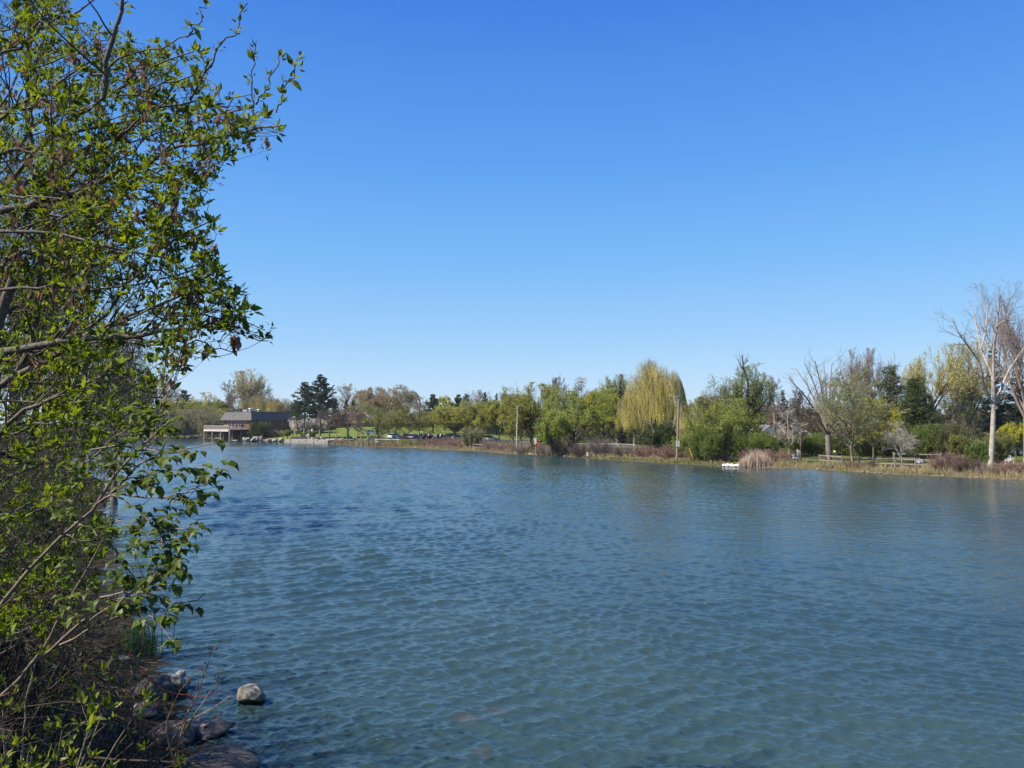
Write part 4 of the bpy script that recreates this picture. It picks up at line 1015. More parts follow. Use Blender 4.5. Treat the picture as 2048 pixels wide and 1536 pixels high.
def chair(px, py, Y, mat, label, s=1.0):
    x = xat(px, Y); z0 = hgt(x, Y); o = empty("lawn_chair", (x, Y, z0), label, "chair", "garden chairs by the water")
    Geo().box(-.3, .3, -.3, .3, .38, .44).put("seat", mat, o)
    g = Geo()
    for k in range(5): g.box(-.29 + k * .12, -.19 + k * .12, .24, .29, .44, 1.05)
    g.put("backrest", mat, o)
    for a, b in ((-.27, -.27), (.27, -.27), (-.27, .27), (.27, .27)): Geo().box(a - .03, a + .03, b - .03, b + .03, -.05, .38).put("leg", mat, o)
    for a in (-.31, .31): Geo().box(a - .04, a + .04, -.32, .3, .60, .65).put("arm", mat, o)
    return o
chair(2000, 926, 88, WHITEP, "white lawn chair nearer the sycamore trunk"); chair(2017, 926, 88, WHITEP, "white lawn chair next to the lime yellow maple")
REDP = surf("red paint", (.5, .05, .035), .1, 2, .5)
tb = empty("red_table", (xat(2008.5, 89), 89, hgt(xat(2008.5, 89), 89)), "low red table between two white lawn chairs", "table")
Geo().prism([(.5 * math.cos(a), .5 * math.sin(a)) for a in np.arange(14) * math.tau / 14], .58, .63).put("tabletop", REDP, tb)
for a in range(4): c_, s_ = math.cos(a * 1.57 + .78), math.sin(a * 1.57 + .78); Geo().tube([(.42 * c_, .42 * s_, -.05), (.3 * c_, .3 * s_, .58)], .03, 6).put("leg", REDP, tb)

# ------------------------------------------------------------------ parked cars
def car_proto():
    body = [(-2.2, .32), (-2.22, .62), (-2.12, .86), (-1.35, .93), (1.25, .95), (1.95, .84), (2.2, .68), (2.24, .34)]
    top = [(-1.95, .93), (-1.5, 1.38), (-.9, 1.46), (.2, 1.45), (1.15, .95)]
    def shell(prof, w, wt, inset):
        n = len(prof); zt = max(z for _, z in prof)
        V = []
        for s in (-1, 1):
            for x, z in prof: V.append((x, s * (w - (w - wt) * (z - prof[0][1]) / (zt - prof[0][1])), z))
        Q = [(i, i + 1, n + i + 1, n + i) for i in range(n - 1)] + [(n - 1, 0, n, 2 * n - 1)]
        T = [(0, i + 1, i) for i in range(1, n - 1)] + [(n, n + i, n + i + 1) for i in range(1, n - 1)]
        return V, Q, T
    b = Geo().add(*shell(body, .88, .84, 0)); r = shell(top, .80, .60, 0)
    gl = Geo().add(*r)
    rf = Geo().add([(x, y, z + .03) for x, y, z in [(-1.48, -.6, 1.37), (-.9, -.585, 1.455), (.2, -.585, 1.445), (.42, -.60, 1.36), (.42, .60, 1.36), (.2, .585, 1.445), (-.9, .585, 1.455), (-1.48, .6, 1.37)]], [(0, 1, 6, 7), (1, 2, 5, 6), (2, 3, 4, 5)])
    b.add(np.vstack(rf.V), np.vstack(rf.Q))
    for sx in (-1, 1):
        for xx, zz in ((-.42, 1.44), (.45, 1.36)): b.bar((xx - .22, sx * .815, .95), (xx, sx * .60, zz + .02), .07, .05)
    return b.mesh("car_body"), gl.mesh("car_windows")
CB, CW = car_proto()
def wheel_mesh():
    g = Geo().tube([(0, -.1, 0), (0, .1, 0)], .33, 18); return g.mesh("tyre"), Geo().tube([(0, -.115, 0), (0, .115, 0)], .2, 12).mesh("rim")
TY, RIM = wheel_mesh()
RUB = surf("rubber", (.015, .015, .015), .2, 4, .9)
def car(px, Y, col, rz, label, z=None):
    x = xat(px, Y); o = empty("parked_car", (x, Y, (hgt(x, Y) if z is None else z) + .05), label, "car", "cars parked by the lake")
    o.rotation_euler = (0, 0, R(rz))
    m = surf("car " + str(col), col, .03, 1, .22, spec=.6)
    put("body", CB.copy(), m, o); put("windows", CW.copy() if not CW.materials else CW, GLASS, o)
    for a in (-1.38, 1.38):
        for b in (-.8, .8):
            w = put("wheel", TY, RUB, o, loc=(a, b, .33)); put("rim", RIM, METAL, w)
    for b in (-.6, .6):
        put("headlight", Geo().box(2.17, 2.26, b - .17, b + .17, .62, .74).mesh("headlight"), WHITEP, o); put("taillight", Geo().box(-2.26, -2.15, b - .14, b + .14, .66, .8).mesh("taillight"), REDP, o)
    return o
for px, Y, col, rz, lab in ((745, 238, (.25, .38, .55), 12, "light blue car on the lawn behind the picnic group"), (789, 214, (.75, .75, .73), 60, "white car mostly hidden by the many stemmed olive tree"), (815, 206, (.02, .022, .025), 75, "black car nearest the many stemmed olive tree"),
                            (829, 204, (.09, .095, .10), 70, "dark grey car just before the dark lamp post"), (848, 208, (.012, .012, .014), 80, "black car right past the dark lamp post"), (859, 201, (.02, .035, .075), 25, "navy blue car beside the broad yellow green tree"),
                            (883, 199, (.06, .13, .15), 22, "teal blue car under the broad yellow green tree"), (901, 203, (.014, .014, .017), 60, "black car close to the thick forked trunk"), (913.5, 197, (.78, .76, .70), 80, "white car cut in two by the thick forked trunk"),
                            (927, 196, (.20, .32, .48), 70, "light blue car beside the grey green bush"), (980, 186, (.80, .77, .66), 8, "cream car alone past the dark upright trunk"), (1943, 118, (.8, .8, .79), 5, "white car glimpsed beside the garden shed")):
    car(px, Y, col, rz, lab)

# ------------------------------------------------------------------ people
def person_mesh(pose):
    "one continuous skinned body; returns mesh with slots skin, top, trousers"
    if pose == 'stand': J = dict(pel=(0, 0, .94), ch=(0, .01, 1.28), nk=(0, .01, 1.47), hb=(0, 0, 1.56), ht=(0, -.01, 1.72), hl=(-.1, 0, .9), kl=(-.11, -.02, .5), al=(-.12, .02, .09), tl=(-.13, -.17, .04), hr=(.1, 0, .9), kr=(.12, -.03, .5), ar=(.13, .02, .09), tr=(.14, -.17, .04), sl=(-.19, .01, 1.42), el=(-.25, .03, 1.14), wl=(-.26, -.06, .88), fl=(-.25, -.1, .77), sr=(.19, .01, 1.42), er=(.25, .03, 1.14), wr=(.26, -.05, .88), fr=(.25, -.09, .77))
    elif pose == 'walk': J = dict(pel=(0, 0, .92), ch=(0, -.02, 1.26), nk=(0, -.03, 1.45), hb=(0, -.05, 1.54), ht=(0, -.06, 1.70), hl=(-.1, 0, .88), kl=(-.11, -.18, .5), al=(-.12, -.22, .1), tl=(-.12, -.42, .06), hr=(.1, 0, .88), kr=(.11, .05, .47), ar=(.12, .32, .14), tr=(.12, .18, .05), sl=(-.19, -.02, 1.4), el=(-.25, .14, 1.16), wl=(-.26, .08, .92), fl=(-.26, .04, .81), sr=(.19, -.02, 1.4), er=(.25, -.12, 1.15), wr=(.24, -.3, .98), fr=(.22, -.38, .91))
    else: J = dict(pel=(0, 0, .42 if pose == 'seat' else .14), ch=(0, .06, .74), nk=(0, .02, .93), hb=(0, -.02, 1.02), ht=(0, -.04, 1.17), hl=(-.1, -.02, .42), kl=(-.13, -.42, .48), al=(-.13, -.42, .09), tl=(-.14, -.6, .04), hr=(.1, -.02, .42), kr=(.13, -.42, .48), ar=(.13, -.44, .09), tr=(.14, -.62, .04), sl=(-.19, .05, .88), el=(-.27, -.1, .64), wl=(-.15, -.32, .56), fl=(-.1, -.4, .53), sr=(.19, .05, .88), er=(.27, -.1, .64), wr=(.15, -.32, .56), fr=(.1, -.4, .53))
    if pose == 'ground':
        J = {k: (x, y, max(.05, z - .3)) for k, (x, y, z) in J.items()}; J['kl'] = (-.15, -.42, .36); J['kr'] = (.16, -.4, .3); J['al'] = (-.13, -.62, .08); J['ar'] = (.14, -.66, .08); J['tl'] = (-.14, -.8, .07); J['tr'] = (.15, -.84, .07)
    rad = dict(pel=.15, ch=.155, nk=.06, hb=.085, ht=.075, hl=.095, kl=.062, al=.042, tl=.035, sl=.065, el=.045, wl=.032, fl=.028)
    for k in list(rad):
        if k.endswith('l') and k != 'pel': rad[k[:-1] + 'r'] = rad[k]
    E = [('pel', 'ch'), ('ch', 'nk'), ('nk', 'hb'), ('hb', 'ht'), ('pel', 'hl'), ('hl', 'kl'), ('kl', 'al'), ('al', 'tl'), ('pel', 'hr'), ('hr', 'kr'), ('kr', 'ar'), ('ar', 'tr'), ('ch', 'sl'), ('sl', 'el'), ('el', 'wl'), ('wl', 'fl'), ('ch', 'sr'), ('sr', 'er'), ('er', 'wr'), ('wr', 'fr')]
    K = list(J); me = bpy.data.meshes.new("person"); me.from_pydata([J[k] for k in K], [(K.index(a), K.index(b)) for a, b in E], [])
    o = bpy.data.objects.new("person_skeleton", me); COL.objects.link(o)
    o.modifiers.new("skin", 'SKIN'); s = o.modifiers.new("sub", 'SUBSURF'); s.levels = 1
    for i, k in enumerate(K): me.skin_vertices[0].data[i].radius = (rad[k],) * 2; me.skin_vertices[0].data[i].use_root = k == 'pel'
    dg = bpy.context.evaluated_depsgraph_get(); me2 = bpy.data.meshes.new_from_object(o.evaluated_get(dg)); bpy.data.objects.remove(o); bpy.data.meshes.remove(me)
    n = len(me2.polygons); c = np.array([p.center[:] for p in me2.polygons]); S = []; seg = []
    for a, b in E:
        a_, b_ = np.array(J[a]), np.array(J[b]); ab = b_ - a_
        t = np.clip(((c - a_) @ ab) / (ab @ ab), 0, 1); S.append(np.linalg.norm(c - a_ - t[:, None] * ab, axis=1)); seg.append(0 if a in ('nk', 'hb') or b[0] == 'f' else 2 if (b[0] in 'hkat' and b not in ('ht', 'hb')) else 1)
    mi = np.array(seg)[np.argmin(np.array(S), 0)]
    me2.polygons.foreach_set("material_index", mi.astype(np.int32)); me2.polygons.foreach_set("use_smooth", np.ones(n, bool))
    return me2, np.array(J['ht']), mi.astype(np.int32)
PM = {k: person_mesh(k) for k in ('stand', 'walk', 'seat', 'ground')}
CL = lambda c: surf("cloth " + str(c), c, .12, 12, .9); SKIN = surf("skin", (.52, .33, .24), .08, 10, .6)
def person(px, Y, pose, top, leg, rz, label, z=None, hair=(.03, .022, .018), s=1.0):
    x = xat(px, Y); o = empty("person", (x, Y, hgt(x, Y) if z is None else z), label, "person"); o.rotation_euler = (0, 0, R(rz)); o.scale = (s,) * 3
    me, ht, mi = PM[pose]; me = me.copy(); me.materials.clear()
    for m_ in (SKIN, CL(top), CL(leg)): me.materials.append(m_)
    me.polygons.foreach_set("material_index", mi)
    put("body", me, None, o)
    V, T = ICO[3]; k = V[:, 2] - .25 * V[:, 1] < -.28; V = V.copy(); V[k] *= .8
    put("hair", mesh("hair", V * np.array((.088, .1, .1)) + ht + np.array((0, .02, -.035)), None, T, True), CL(hair), o)
TZ = .93
BLK, WHT, BEI, GRY, NAV = (.02, .02, .022), (.78, .77, .75), (.55, .47, .38), (.25, .25, .26), (.03, .04, .08)
for a in ((603.7, 204, 'stand', BLK, (.05, .05, .06), 10, "person in black standing on the terrace near the stone wall", TZ), (617, 203, 'stand', (.62, .58, .52), BEI, -20, "person in pale clothes standing on the terrace beside the black clad one", TZ),
          (624.5, 200.2, 'seat', WHT, NAV, 175, "person in a white shirt sitting on the edge of the stone wall", TZ - .42), (637.5, 199.8, 'seat', BLK, GRY, 150, "person in dark clothes sitting low on the stone wall", TZ - .42), (642, 201.5, 'seat', (.66, .64, .62), NAV, 170, "person in a light shirt among the group on the stone wall", TZ - .2),
          (648.5, 199.4, 'seat', (.05, .06, .09), BLK, 190, "person in navy sitting at the end of the stone wall", TZ - .42), (673.5, 209, 'stand', (.5, .44, .36), GRY, 30, "person in beige standing on the lawn between the two bare trees", None), (614.5, 216, 'walk', (.6, .6, .6), BLK, 60, "person walking past the shorter pine trunk", None),
          (607.5, 219, 'stand', BLK, BLK, 0, "person in dark clothes standing behind the shorter pine trunk", None), (697, 214, 'stand', (.03, .03, .035), BLK, 0, "person in black standing by the rosy bare trunk", None),
          (586, 236, 'stand', (.02, .09, .09), BLK, 30, "person in dark teal beside the pavilion door", None), (593, 238, 'stand', BLK, BLK, -30, "person in black between the pavilion and the blossom", None),
          (716, 236, 'ground', GRY, BLK, 40, "person in grey sitting on the lawn at the picnic", None), (726.5, 233, 'stand', WHT, NAV, 190, "person in a white shirt at the picnic", None), (737, 236, 'ground', BLK, BLK, 0, "person in black sitting on the lawn at the picnic", None),
          (765, 222, 'stand', (.85, .22, .05), GRY, 20, "person in orange on the lawn beside the leaning tree", None), (871.5, 194, 'stand', WHT, BLK, 160, "person in white between the navy and teal cars", None), (842, 232, 'stand', (.55, .46, .36), BEI, 0, "person in tan on the grass rise behind the parked cars", None),
          (463.5, 237.5, 'seat', WHT, GRY, 20, "person in white sitting on the deck at the rail", DZ), (485, 237.8, 'stand', BLK, BLK, 30, "person in black standing on the deck by the brick pier", DZ), (490, 238.2, 'stand', (.03, .03, .04), NAV, -40, "second person in black on the deck, closer to the bush", DZ),
          (414, 247.5, 'stand', BLK, BLK, 0, "person in black at the far end of the deck", DZ - .2), (428, 244.5, 'seat', (.45, .1, .06), BLK, 10, "person in red sitting behind the deck rail", DZ), (1587, 91.5, 'seat', (.70, .70, .74), NAV, 40, "person in white sitting by the thin pale tree", None),
          (1594.5, 92.2, 'stand', (.78, .68, .48), (.7, .64, .58), -30, "person in cream standing beside the sitting one by the thin trees", None), (1828.5, 81.6, 'seat', BLK, BLK, 20, "person in black sitting behind the long rail fence", None), (1837, 81.4, 'seat', (.74, .78, .85), GRY, -20, "person in pale blue sitting behind the long rail fence", None)):
    person(a[0], a[1], a[2], a[3], a[4], a[5], a[6], a[7])
setp(rock(1588.5, 929.5, 6, 3.5, 90.6, surf("canvas", (.80, .74, .60), .08, 5, .8), "cream bag on the grass in front of the sitting pair", name="canvas_bag", cat="bag", sub=2))
setp(rock(721, 865.5, 6, 3, 234, surf("yellow cloth", (.75, .62, .04), .08, 5, .8), "yellow blanket bundle on the lawn at the picnic", name="picnic_bundle", cat="blanket", sub=2))

# ------------------------------------------------------------------ cattails and bank grasses
def blades(rng, base, h, w, lean=.25, m=3):
    n = len(base); az = rng.uniform(0, 6.28, n); d = np.stack([np.cos(az), np.sin(az), np.zeros(n)], 1)
    s = np.stack([-np.sin(az + 1), np.cos(az + 1), np.zeros(n)], 1); t = np.linspace(0, 1, m)
    bend = (lean * rng.random(n) * h)[:, None, None]
    C = base[:, None] + d[:, None] * (t ** 1.8)[None, :, None] * bend + np.array((0, 0, 1.0)) * (h[:, None] * t)[:, :, None]
    Wd = (w[:, None] * (1 - t ** 2 * .9)[None])[:, :, None] * s[:, None]
    V = np.stack([C - Wd, C + Wd], 2).reshape(-1, 3)
    i = (np.arange(n) * m * 2)[:, None] + (np.arange(m - 1) * 2)[None]
    return V, np.stack([i, i + 1, i + 3, i + 2], -1).reshape(-1, 4)
rng = np.random.default_rng(51)
n = 1500; px = rng.uniform(1476, 1540, n); Yb = 88.4 + rng.random(n) * 2.2
b0 = np.stack([xat(px, Yb), Yb, np.full(n, -.05)], 1)
hh = (1.9 * np.exp(-((px - 1512) / 34) ** 2) + .3) * rng.uniform(.5, 1.05, n)
setp(Geo().add(*blades(rng, b0, hh, rng.uniform(.012, .03, n), .22)).put("cattail_reeds", leafmat("reed", (.58, .46, .38), (1.1, 1.0, .9), .2, .35)), "pinkish dry cattail reeds standing in the shallows", "reeds", kind="stuff")
def shore_grass(name, a, b, n, d0, d1, h0, h1, mat, label, wpx=.4):
    rng = np.random.default_rng(int(a)); px = rng.uniform(a, b, n); py = np.interp(px, FP[:, 0], FP[:, 1])
    u, v = (px - 1024) / F, -(py - 768) / F; s = -CZ / (SP + v * CP); x, y = u * s, (CP - v * SP) * s
    cl = np.sin(px * .37 + np.sin(px * .11) * 3) * .5 + .5
    y2 = y + d0 + (d1 - d0) * rng.random(n); x2 = x * y2 / y; z = height(x2, y2)
    h = (h0 + (h1 - h0) * rng.random(n)) * (.45 + .75 * cl)
    setp(Geo().add(*blades(rng, np.stack([x2, y2, z - .03], 1), h, np.full(n, wpx) * y2 / F * rng.uniform(.4, 1, n), .5)).put(name, mat), label, "grass", kind="stuff")
STRAW = leafmat("straw", (.36, .30, .19), (1.1, 1.0, .7), .2, .4); GRASS = leafmat("grass", (.17, .21, .04), (1.4, 1.4, .6), .3, .4)
shore_grass("straw_grass", 655, 800, 5200, .2, 5, .5, 1.3, STRAW, "pale dry grass on the bank past the stone wall"); shore_grass("straw_grass", 800, 1190, 5200, .2, 3, .3, .9, STRAW, "dry grass at the water below the reddish scrub")
shore_grass("straw_grass", 1180, 1460, 5500, .2, 4, .2, .6, STRAW, "dry grass among the green bank under the willows"); shore_grass("bank_grass", 1170, 1470, 9000, 0, 3.5, .1, .38, GRASS, "short green grass strip on the bank under the willows")
shore_grass("straw_grass", 1540, 2060, 7000, .2, 3, .2, .8, STRAW, "dry grass at the water below the rail fences"); shore_grass("bank_grass", 1560, 1900, 7000, 0, 6, .08, .3, GRASS, "short green grass under the rail fences")

# ------------------------------------------------------------------ foreground: box elder, dogwood, thickets on the near bank
def resamp(p, m):
    p = np.asarray(p, float); s = np.r_[0, np.cumsum(np.linalg.norm(np.diff(p, axis=0), axis=1))]; q = np.linspace(0, s[-1], m)
    return np.stack([np.interp(q, s, p[:, k]) for k in range(p.shape[1])], 1)
def limbs3d(LS, rng, m=12, jit=.012):
    P, Rr = [], []
    for pts, Y0, Y1, r0, r1 in LS:
        n = len(pts); Ys = np.linspace(Y0, Y1, n)
        p = np.array([at(a, b, y) for (a, b), y in zip(pts, Ys)])
        q = resamp(p, m); q[1:-1] += rng.normal(size=(m - 2, 3)) * jit * (Y0 / 5)
        P.append(q); Rr.append(np.linspace(r0 * Y0 / F, r1 * Y1 / F, m))
    return np.array(P), np.array(Rr)
LEAF_T = dict(t=np.array([0, .28, .62, 1.0]), w=np.array([0.0, .5, .36, 0.0]))
def leaf_blades(rng, pos, d, up, L, wr, curl, fold=.25):
    "folded pointed leaves, bent along their length"
    n = len(pos); d = nrm(d); s = nrm(np.cross(d, up)); u = np.cross(s, d)
    t = LEAF_T['t']; w = LEAF_T['w']
    c = np.where(np.abs(curl) < 1e-3, 1e-3, curl)[:, None]
    al = np.sin(c * t) / c; dr = (1 - np.cos(c * t)) / c
    mid = pos[:, None] + (d[:, None] * al[:, :, None] - u[:, None] * dr[:, :, None]) * L[:, None, None]
    nor = nrm(u[:, None] * np.cos(c * t)[:, :, None] + d[:, None] * np.sin(c * t)[:, :, None])
    sd = s[:, None] * (w[None] * wr[:, None])[:, :, None] * L[:, None, None]
    lift = nor * (w[None] * fold)[:, :, None] * L[:, None, None] * wr[:, None, None]
    Lf, Rt = mid - sd + lift, mid + sd + lift
    V = np.concatenate([mid, Lf[:, 1:3], Rt[:, 1:3]], 1).reshape(-1, 3)
    b = (np.arange(n) * 8)[:, None]
    T = np.concatenate([b + np.array([[0, 1, 4]]), b + np.array([[0, 6, 1]]), b + np.array([[2, 3, 5]]), b + np.array([[2, 7, 3]])], 0)
    Q = np.concatenate([b + np.array([[1, 2, 5, 4]]), b + np.array([[1, 6, 7, 2]])], 0)
    return V, Q, T
def on_lines(rng, P, n, lo=.1, hi=1.0):
    j = rng.integers(0, len(P), n); f = (lo + (hi - lo) * rng.random(n)) * (P.shape[1] - 1.001)
    i = f.astype(int); w = (f - i)[:, None]
    return P[j, i] * (1 - w) + P[j, i + 1] * w, nrm(P[j, i + 1] - P[j, i])
EDGE_Y = [-60, 40, 75, 100, 180, 215, 260, 300, 330, 360, 400, 440, 470, 520, 560, 600, 640, 670, 700, 722, 745, 800, 870, 910, 1000, 1100, 1250, 1340]
EDGE_X = [140, 145, 250, 400, 420, 500, 572, 560, 470, 430, 410, 425, 435, 432, 450, 500, 545, 560, 500, 440, 350, 335, 345, 270, 230, 220, 190, 150]
def inside(P, rng, soft=10):
    px, py = proj(P)
    return px < np.interp(py, EDGE_Y, EDGE_X) + rng.normal(size=px.shape) * soft
rng = np.random.default_rng(101)
ML = [  # traced limbs: photo points, distance at both ends, thickness in photo pixels at both ends
    ([(-60, 428), (0, 421), (78, 406), (125, 390), (203, 362), (266, 356), (330, 352), (395, 345)], 5.2, 5.0, 9, 2),
    ([(-70, 330), (0, 309), (50, 295), (140, 272), (200, 259), (281, 244), (359, 234), (437, 230), (490, 217)], 5.6, 5.2, 5, 1.6),
    ([(125, 385), (134, 353), (175, 306), (219, 272), (259, 250), (300, 222), (340, 190)], 5.2, 4.8, 4.5, 1.4),
    ([(150, 395), (200, 365), (250, 340), (312, 312), (359, 295), (406, 284), (462, 272), (506, 259), (556, 253)], 5.1, 4.6, 6, 1.6),
    ([(205, 200), (212, 150), (222, 110), (232, 50), (244, -20), (250, -60)], 4.6, 4.5, 5.5, 3.5),
    ([(-30, 420), (0, 390), (40, 340), (94, 281), (137, 240), (187, 206), (231, 178), (281, 144), (328, 125), (388, 103)], 5.3, 4.9, 4.5, 1.3),
    ([(380, 200), (390, 180), (403, 156), (437, 100), (469, 56), (495, 6)], 4.7, 4.6, 2.6, 1),
    ([(506, 259), (507, 210), (503, 156), (512, 81)], 4.65, 4.6, 2, .9), ([(512, 209), (543, 156), (562, 103)], 4.65, 4.55, 1.8, .8), ([(552, 225), (575, 175), (603, 103)], 4.6, 4.6, 1.8, .8),
    ([(372, 75), (400, 40), (415, -10)], 4.7, 4.7, 1.8, .9), ([(50, 320), (55, 175), (62, 20), (66, -40)], 6, 6, 5, 3), ([(30, 330), (58, 240), (70, 100), (75, 10)], 5.8, 5.8, 3.5, 2),
    ([(-60, 720), (0, 703), (47, 694), (103, 687), (156, 678), (200, 683), (250, 683), (297, 669), (359, 653), (422, 650), (480, 655)], 5.0, 4.6, 9.5, 2.2),
    ([(450, 655), (500, 675), (537, 682)], 4.6, 4.5, 1.8, .8),
    ([(-60, 815), (0, 781), (47, 750), (94, 716), (141, 691), (187, 666), (234, 637), (266, 619), (330, 600), (390, 580), (470, 600)], 5.2, 4.7, 7, 1.4),
    ([(10, 860), (31, 760), (56, 712), (75, 650), (81, 587), (84, 534), (95, 440), (110, 350)], 5.6, 5.6, 8, 4),
    ([(-50, 472), (0, 469), (62, 464), (125, 472), (187, 484), (250, 497), (312, 509), (375, 530), (425, 520)], 4.9, 4.6, 4.5, 1.2),
    ([(-40, 890), (0, 868), (62, 822), (94, 803), (140, 775), (200, 760), (270, 750), (335, 768)], 5.0, 4.6, 5, 1.2),
    ([(260, 680), (300, 682), (344, 688), (390, 702), (432, 716)], 4.6, 4.5, 2, .8), ([(120, 680), (200, 640), (270, 560), (320, 500), (400, 450), (425, 440)], 5.0, 4.7, 4, 1.2),
    ([(0, 580), (94, 570), (190, 580), (280, 570), (360, 545), (430, 530)], 5.0, 4.7, 3.5, 1.1), ([(-20, 250), (60, 200), (130, 150), (200, 120), (260, 90)], 5.5, 5.2, 4, 1.2), ([(-20, 120), (40, 90), (90, 50), (120, 5)], 5.5, 5.4, 4, 1.3),
    ([(90, 130), (150, 105), (190, 95), (215, 88)], 5.0, 4.9, 2, 1), ([(0, 540), (60, 450), (140, 400), (220, 330), (270, 300), (330, 260)], 5.5, 5.2, 4, 1.2), ([(100, 430), (180, 420), (260, 400), (330, 385), (405, 395)], 4.9, 4.6, 3, 1),
    ([(200, 680), (260, 630), (330, 610), (420, 620), (500, 635)], 4.7, 4.5, 2.5, 1), ([(250, 830), (300, 800), (335, 790), (350, 770)], 4.6, 4.5, 2, .8), ([(-20, 640), (60, 610), (140, 560), (210, 520), (300, 470)], 5.8, 5.4, 4, 1.2)]
ML += [([(180, 150), (260, 112), (330, 92), (400, 62)], 4.9, 4.7, 2.6, 1), ([(230, 195), (320, 172), (400, 152), (440, 178)], 4.9, 4.6, 2.4, 1), ([(300, 218), (380, 202), (450, 208), (505, 188)], 4.9, 4.6, 2.4, 1),
       ([(330, 300), (400, 260), (470, 240), (540, 225)], 4.8, 4.6, 2.2, .9), ([(320, 325), (380, 335), (430, 352)], 4.9, 4.7, 2, .9), ([(290, 440), (350, 468), (425, 500)], 4.9, 4.6, 2.2, .9), ([(280, 470), (340, 440), (400, 420)], 4.9, 4.7, 2, .9),
       ([(300, 540), (370, 560), (430, 580), (480, 612)], 4.8, 4.6, 2.4, .9), ([(330, 640), (400, 630), (470, 640), (530, 660)], 4.8, 4.5, 2.4, .9), ([(300, 690), (360, 680), (420, 690), (470, 705)], 4.8, 4.6, 2.2, .9), ([(60, 60), (120, 30), (190, 60), (260, 75)], 5.2, 5.0, 2.6, 1)]
ML += [([(-60, 905), (60, 855), (160, 842), (240, 862)], 4.9, 4.7, 2.6, 1), ([(-40, 985), (60, 935), (150, 905), (215, 905)], 5.0, 4.8, 2.6, 1), ([(-60, 1065), (40, 1012), (120, 1002), (195, 1012)], 4.8, 4.6, 2.4, 1), ([(-40, 1150), (40, 1092), (110, 1062), (180, 1082)], 4.9, 4.7, 2.4, 1),
       ([(-30, 1245), (60, 1182), (130, 1162)], 4.8, 4.6, 2.2, 1), ([(-60, 820), (40, 800), (140, 810), (230, 800), (300, 815)], 5.0, 4.8, 2.6, 1), ([(-60, 940), (30, 900), (110, 880)], 5.4, 5.2, 2.4, 1), ([(-40, 1320), (30, 1270), (90, 1240)], 4.6, 4.5, 2, .9)]
for k in range(40):                                                      # more limbs of the same tree, deeper inside and out of frame
    x0, y0 = rng.uniform(-420, 60), rng.uniform(60, 950); L_ = rng.uniform(160, 330); a = R(rng.uniform(-15, 60))
    Y0 = rng.uniform(5.2, 8.2); q = [(x0 + L_ * f * math.cos(a), y0 - L_ * f * math.sin(a) - 25 * f * f) for f in (0, .35, .7, 1)]
    ML.append((q, Y0, Y0 + rng.uniform(-1.2, .6), rng.uniform(3, 5), 1.2))
P, Rr = limbs3d(ML, rng)
base = np.array((-5.6, 6.2, hgt(-5.6, 6.2)))
tree_o = empty("box_elder_tree", tuple(base), "box elder with fresh green leaves and hanging tan seed clusters leaning over the water", "tree")
TR = np.array([[(-5.6, 6.2, base[2] - .3), (-5.4, 6.0, base[2] + 1.2), (-5.0, 5.8, base[2] + 2.4), (-4.8, 5.7, base[2] + 2.9), (-4.9, 5.9, base[2] + 3.4)], [(-5.4, 6.1, base[2] + .4), (-4.6, 5.7, base[2] + 1.3), (-4.1, 5.4, base[2] + 2.2), (-3.7, 5.3, base[2] + 2.9), (-3.4, 5.2, base[2] + 3.6)]])
TRR = np.array([[.20, .16, .12, .08, .04], [.12, .10, .07, .05, .03]])
# join every limb that starts off frame to the trunk
joins, jr = [], []
for p, r in zip(P, Rr):
    if proj(p[:1])[0][0] < -15:
        k = np.argmin(np.abs(TR[0][:, 2] - (p[0, 2] - .8))); a = TR[0][k]
        joins.append(resamp([a, (a + p[0]) / 2 + (0, 0, .15), p[0]], 6)); jr.append(np.linspace(r[0] * 1.7, r[0], 6))
A, RA, LA = spawn(rng, P, Rr, 13, .48, .75, .10, .12, 1, 6, .5, .13, .35, .4, .25, .0022)
ka = inside(A[:, -1], rng, 14); A, RA = A[ka], RA[ka]
B, RB, LB = spawn(rng, A, RA, 4, .20, .7, .12, .3, 1, 4, .6, .12, .4, .5, .2, .0014)
kb = inside(B[:, -1], rng, 12); B, RB = B[kb], RB[kb]
BKF = surf("bark box elder", (.17, .145, .12), .5, 30, .85, .5, spec=.2, stretch=(1, 1, .4)); TWF = surf("twig box elder", (.115, .085, .065), .4, 30, .8, spec=.25)
Geo().add(*tubes(TR, TRR, 10)).put("trunk", BKF, tree_o, True, tuple(-base))
g = Geo().add(*tubes(P, Rr, 7)); g.add(*tubes(np.array(joins), np.array(jr), 7)); g.put("limbs", BKF, tree_o, True, tuple(-base))
Geo().add(*tubes(A, RA, 5)).add(*tubes(B, RB, 4)).put("twigs", TWF, tree_o, True, tuple(-base))
def clusters(rng, pos, tdir, k, L, spread=.95, upb=.35, wr=.42, curl=.5):
    n = len(pos); j = np.repeat(np.arange(n), k); d = nrm(tdir[j] * .55 + rng.normal(size=(n * k, 3)) * spread * .6 + np.array((0, 0, upb)))
    ln = L * (.55 + .8 * rng.random(n * k)) * np.repeat(.45 + .95 * rng.random(n), k)
    p = pos[j] + d * (.012 + .02 * rng.random((n * k, 1)))
    return leaf_blades(rng, p, d, nrm(rng.normal(size=(n * k, 3)) * .6 + np.array((0, 0, 1.0))), ln, wr * (.75 + .5 * rng.random(n * k)), rng.normal(size=n * k) * curl + .25)
tipP, tipD = B[:, -1], nrm(B[:, -1] - B[:, -2]); midP, midD = on_lines(rng, B, int(len(B) * .75), .3, .95); atP, atD = A[:, -1], nrm(A[:, -1] - A[:, -2])
cp = np.concatenate([tipP, midP, atP]); cd = np.concatenate([tipD, midD, atD])
kk = inside(cp, rng, 9) & (rng.random(len(cp)) < .66); cp, cd = cp[kk], cd[kk]
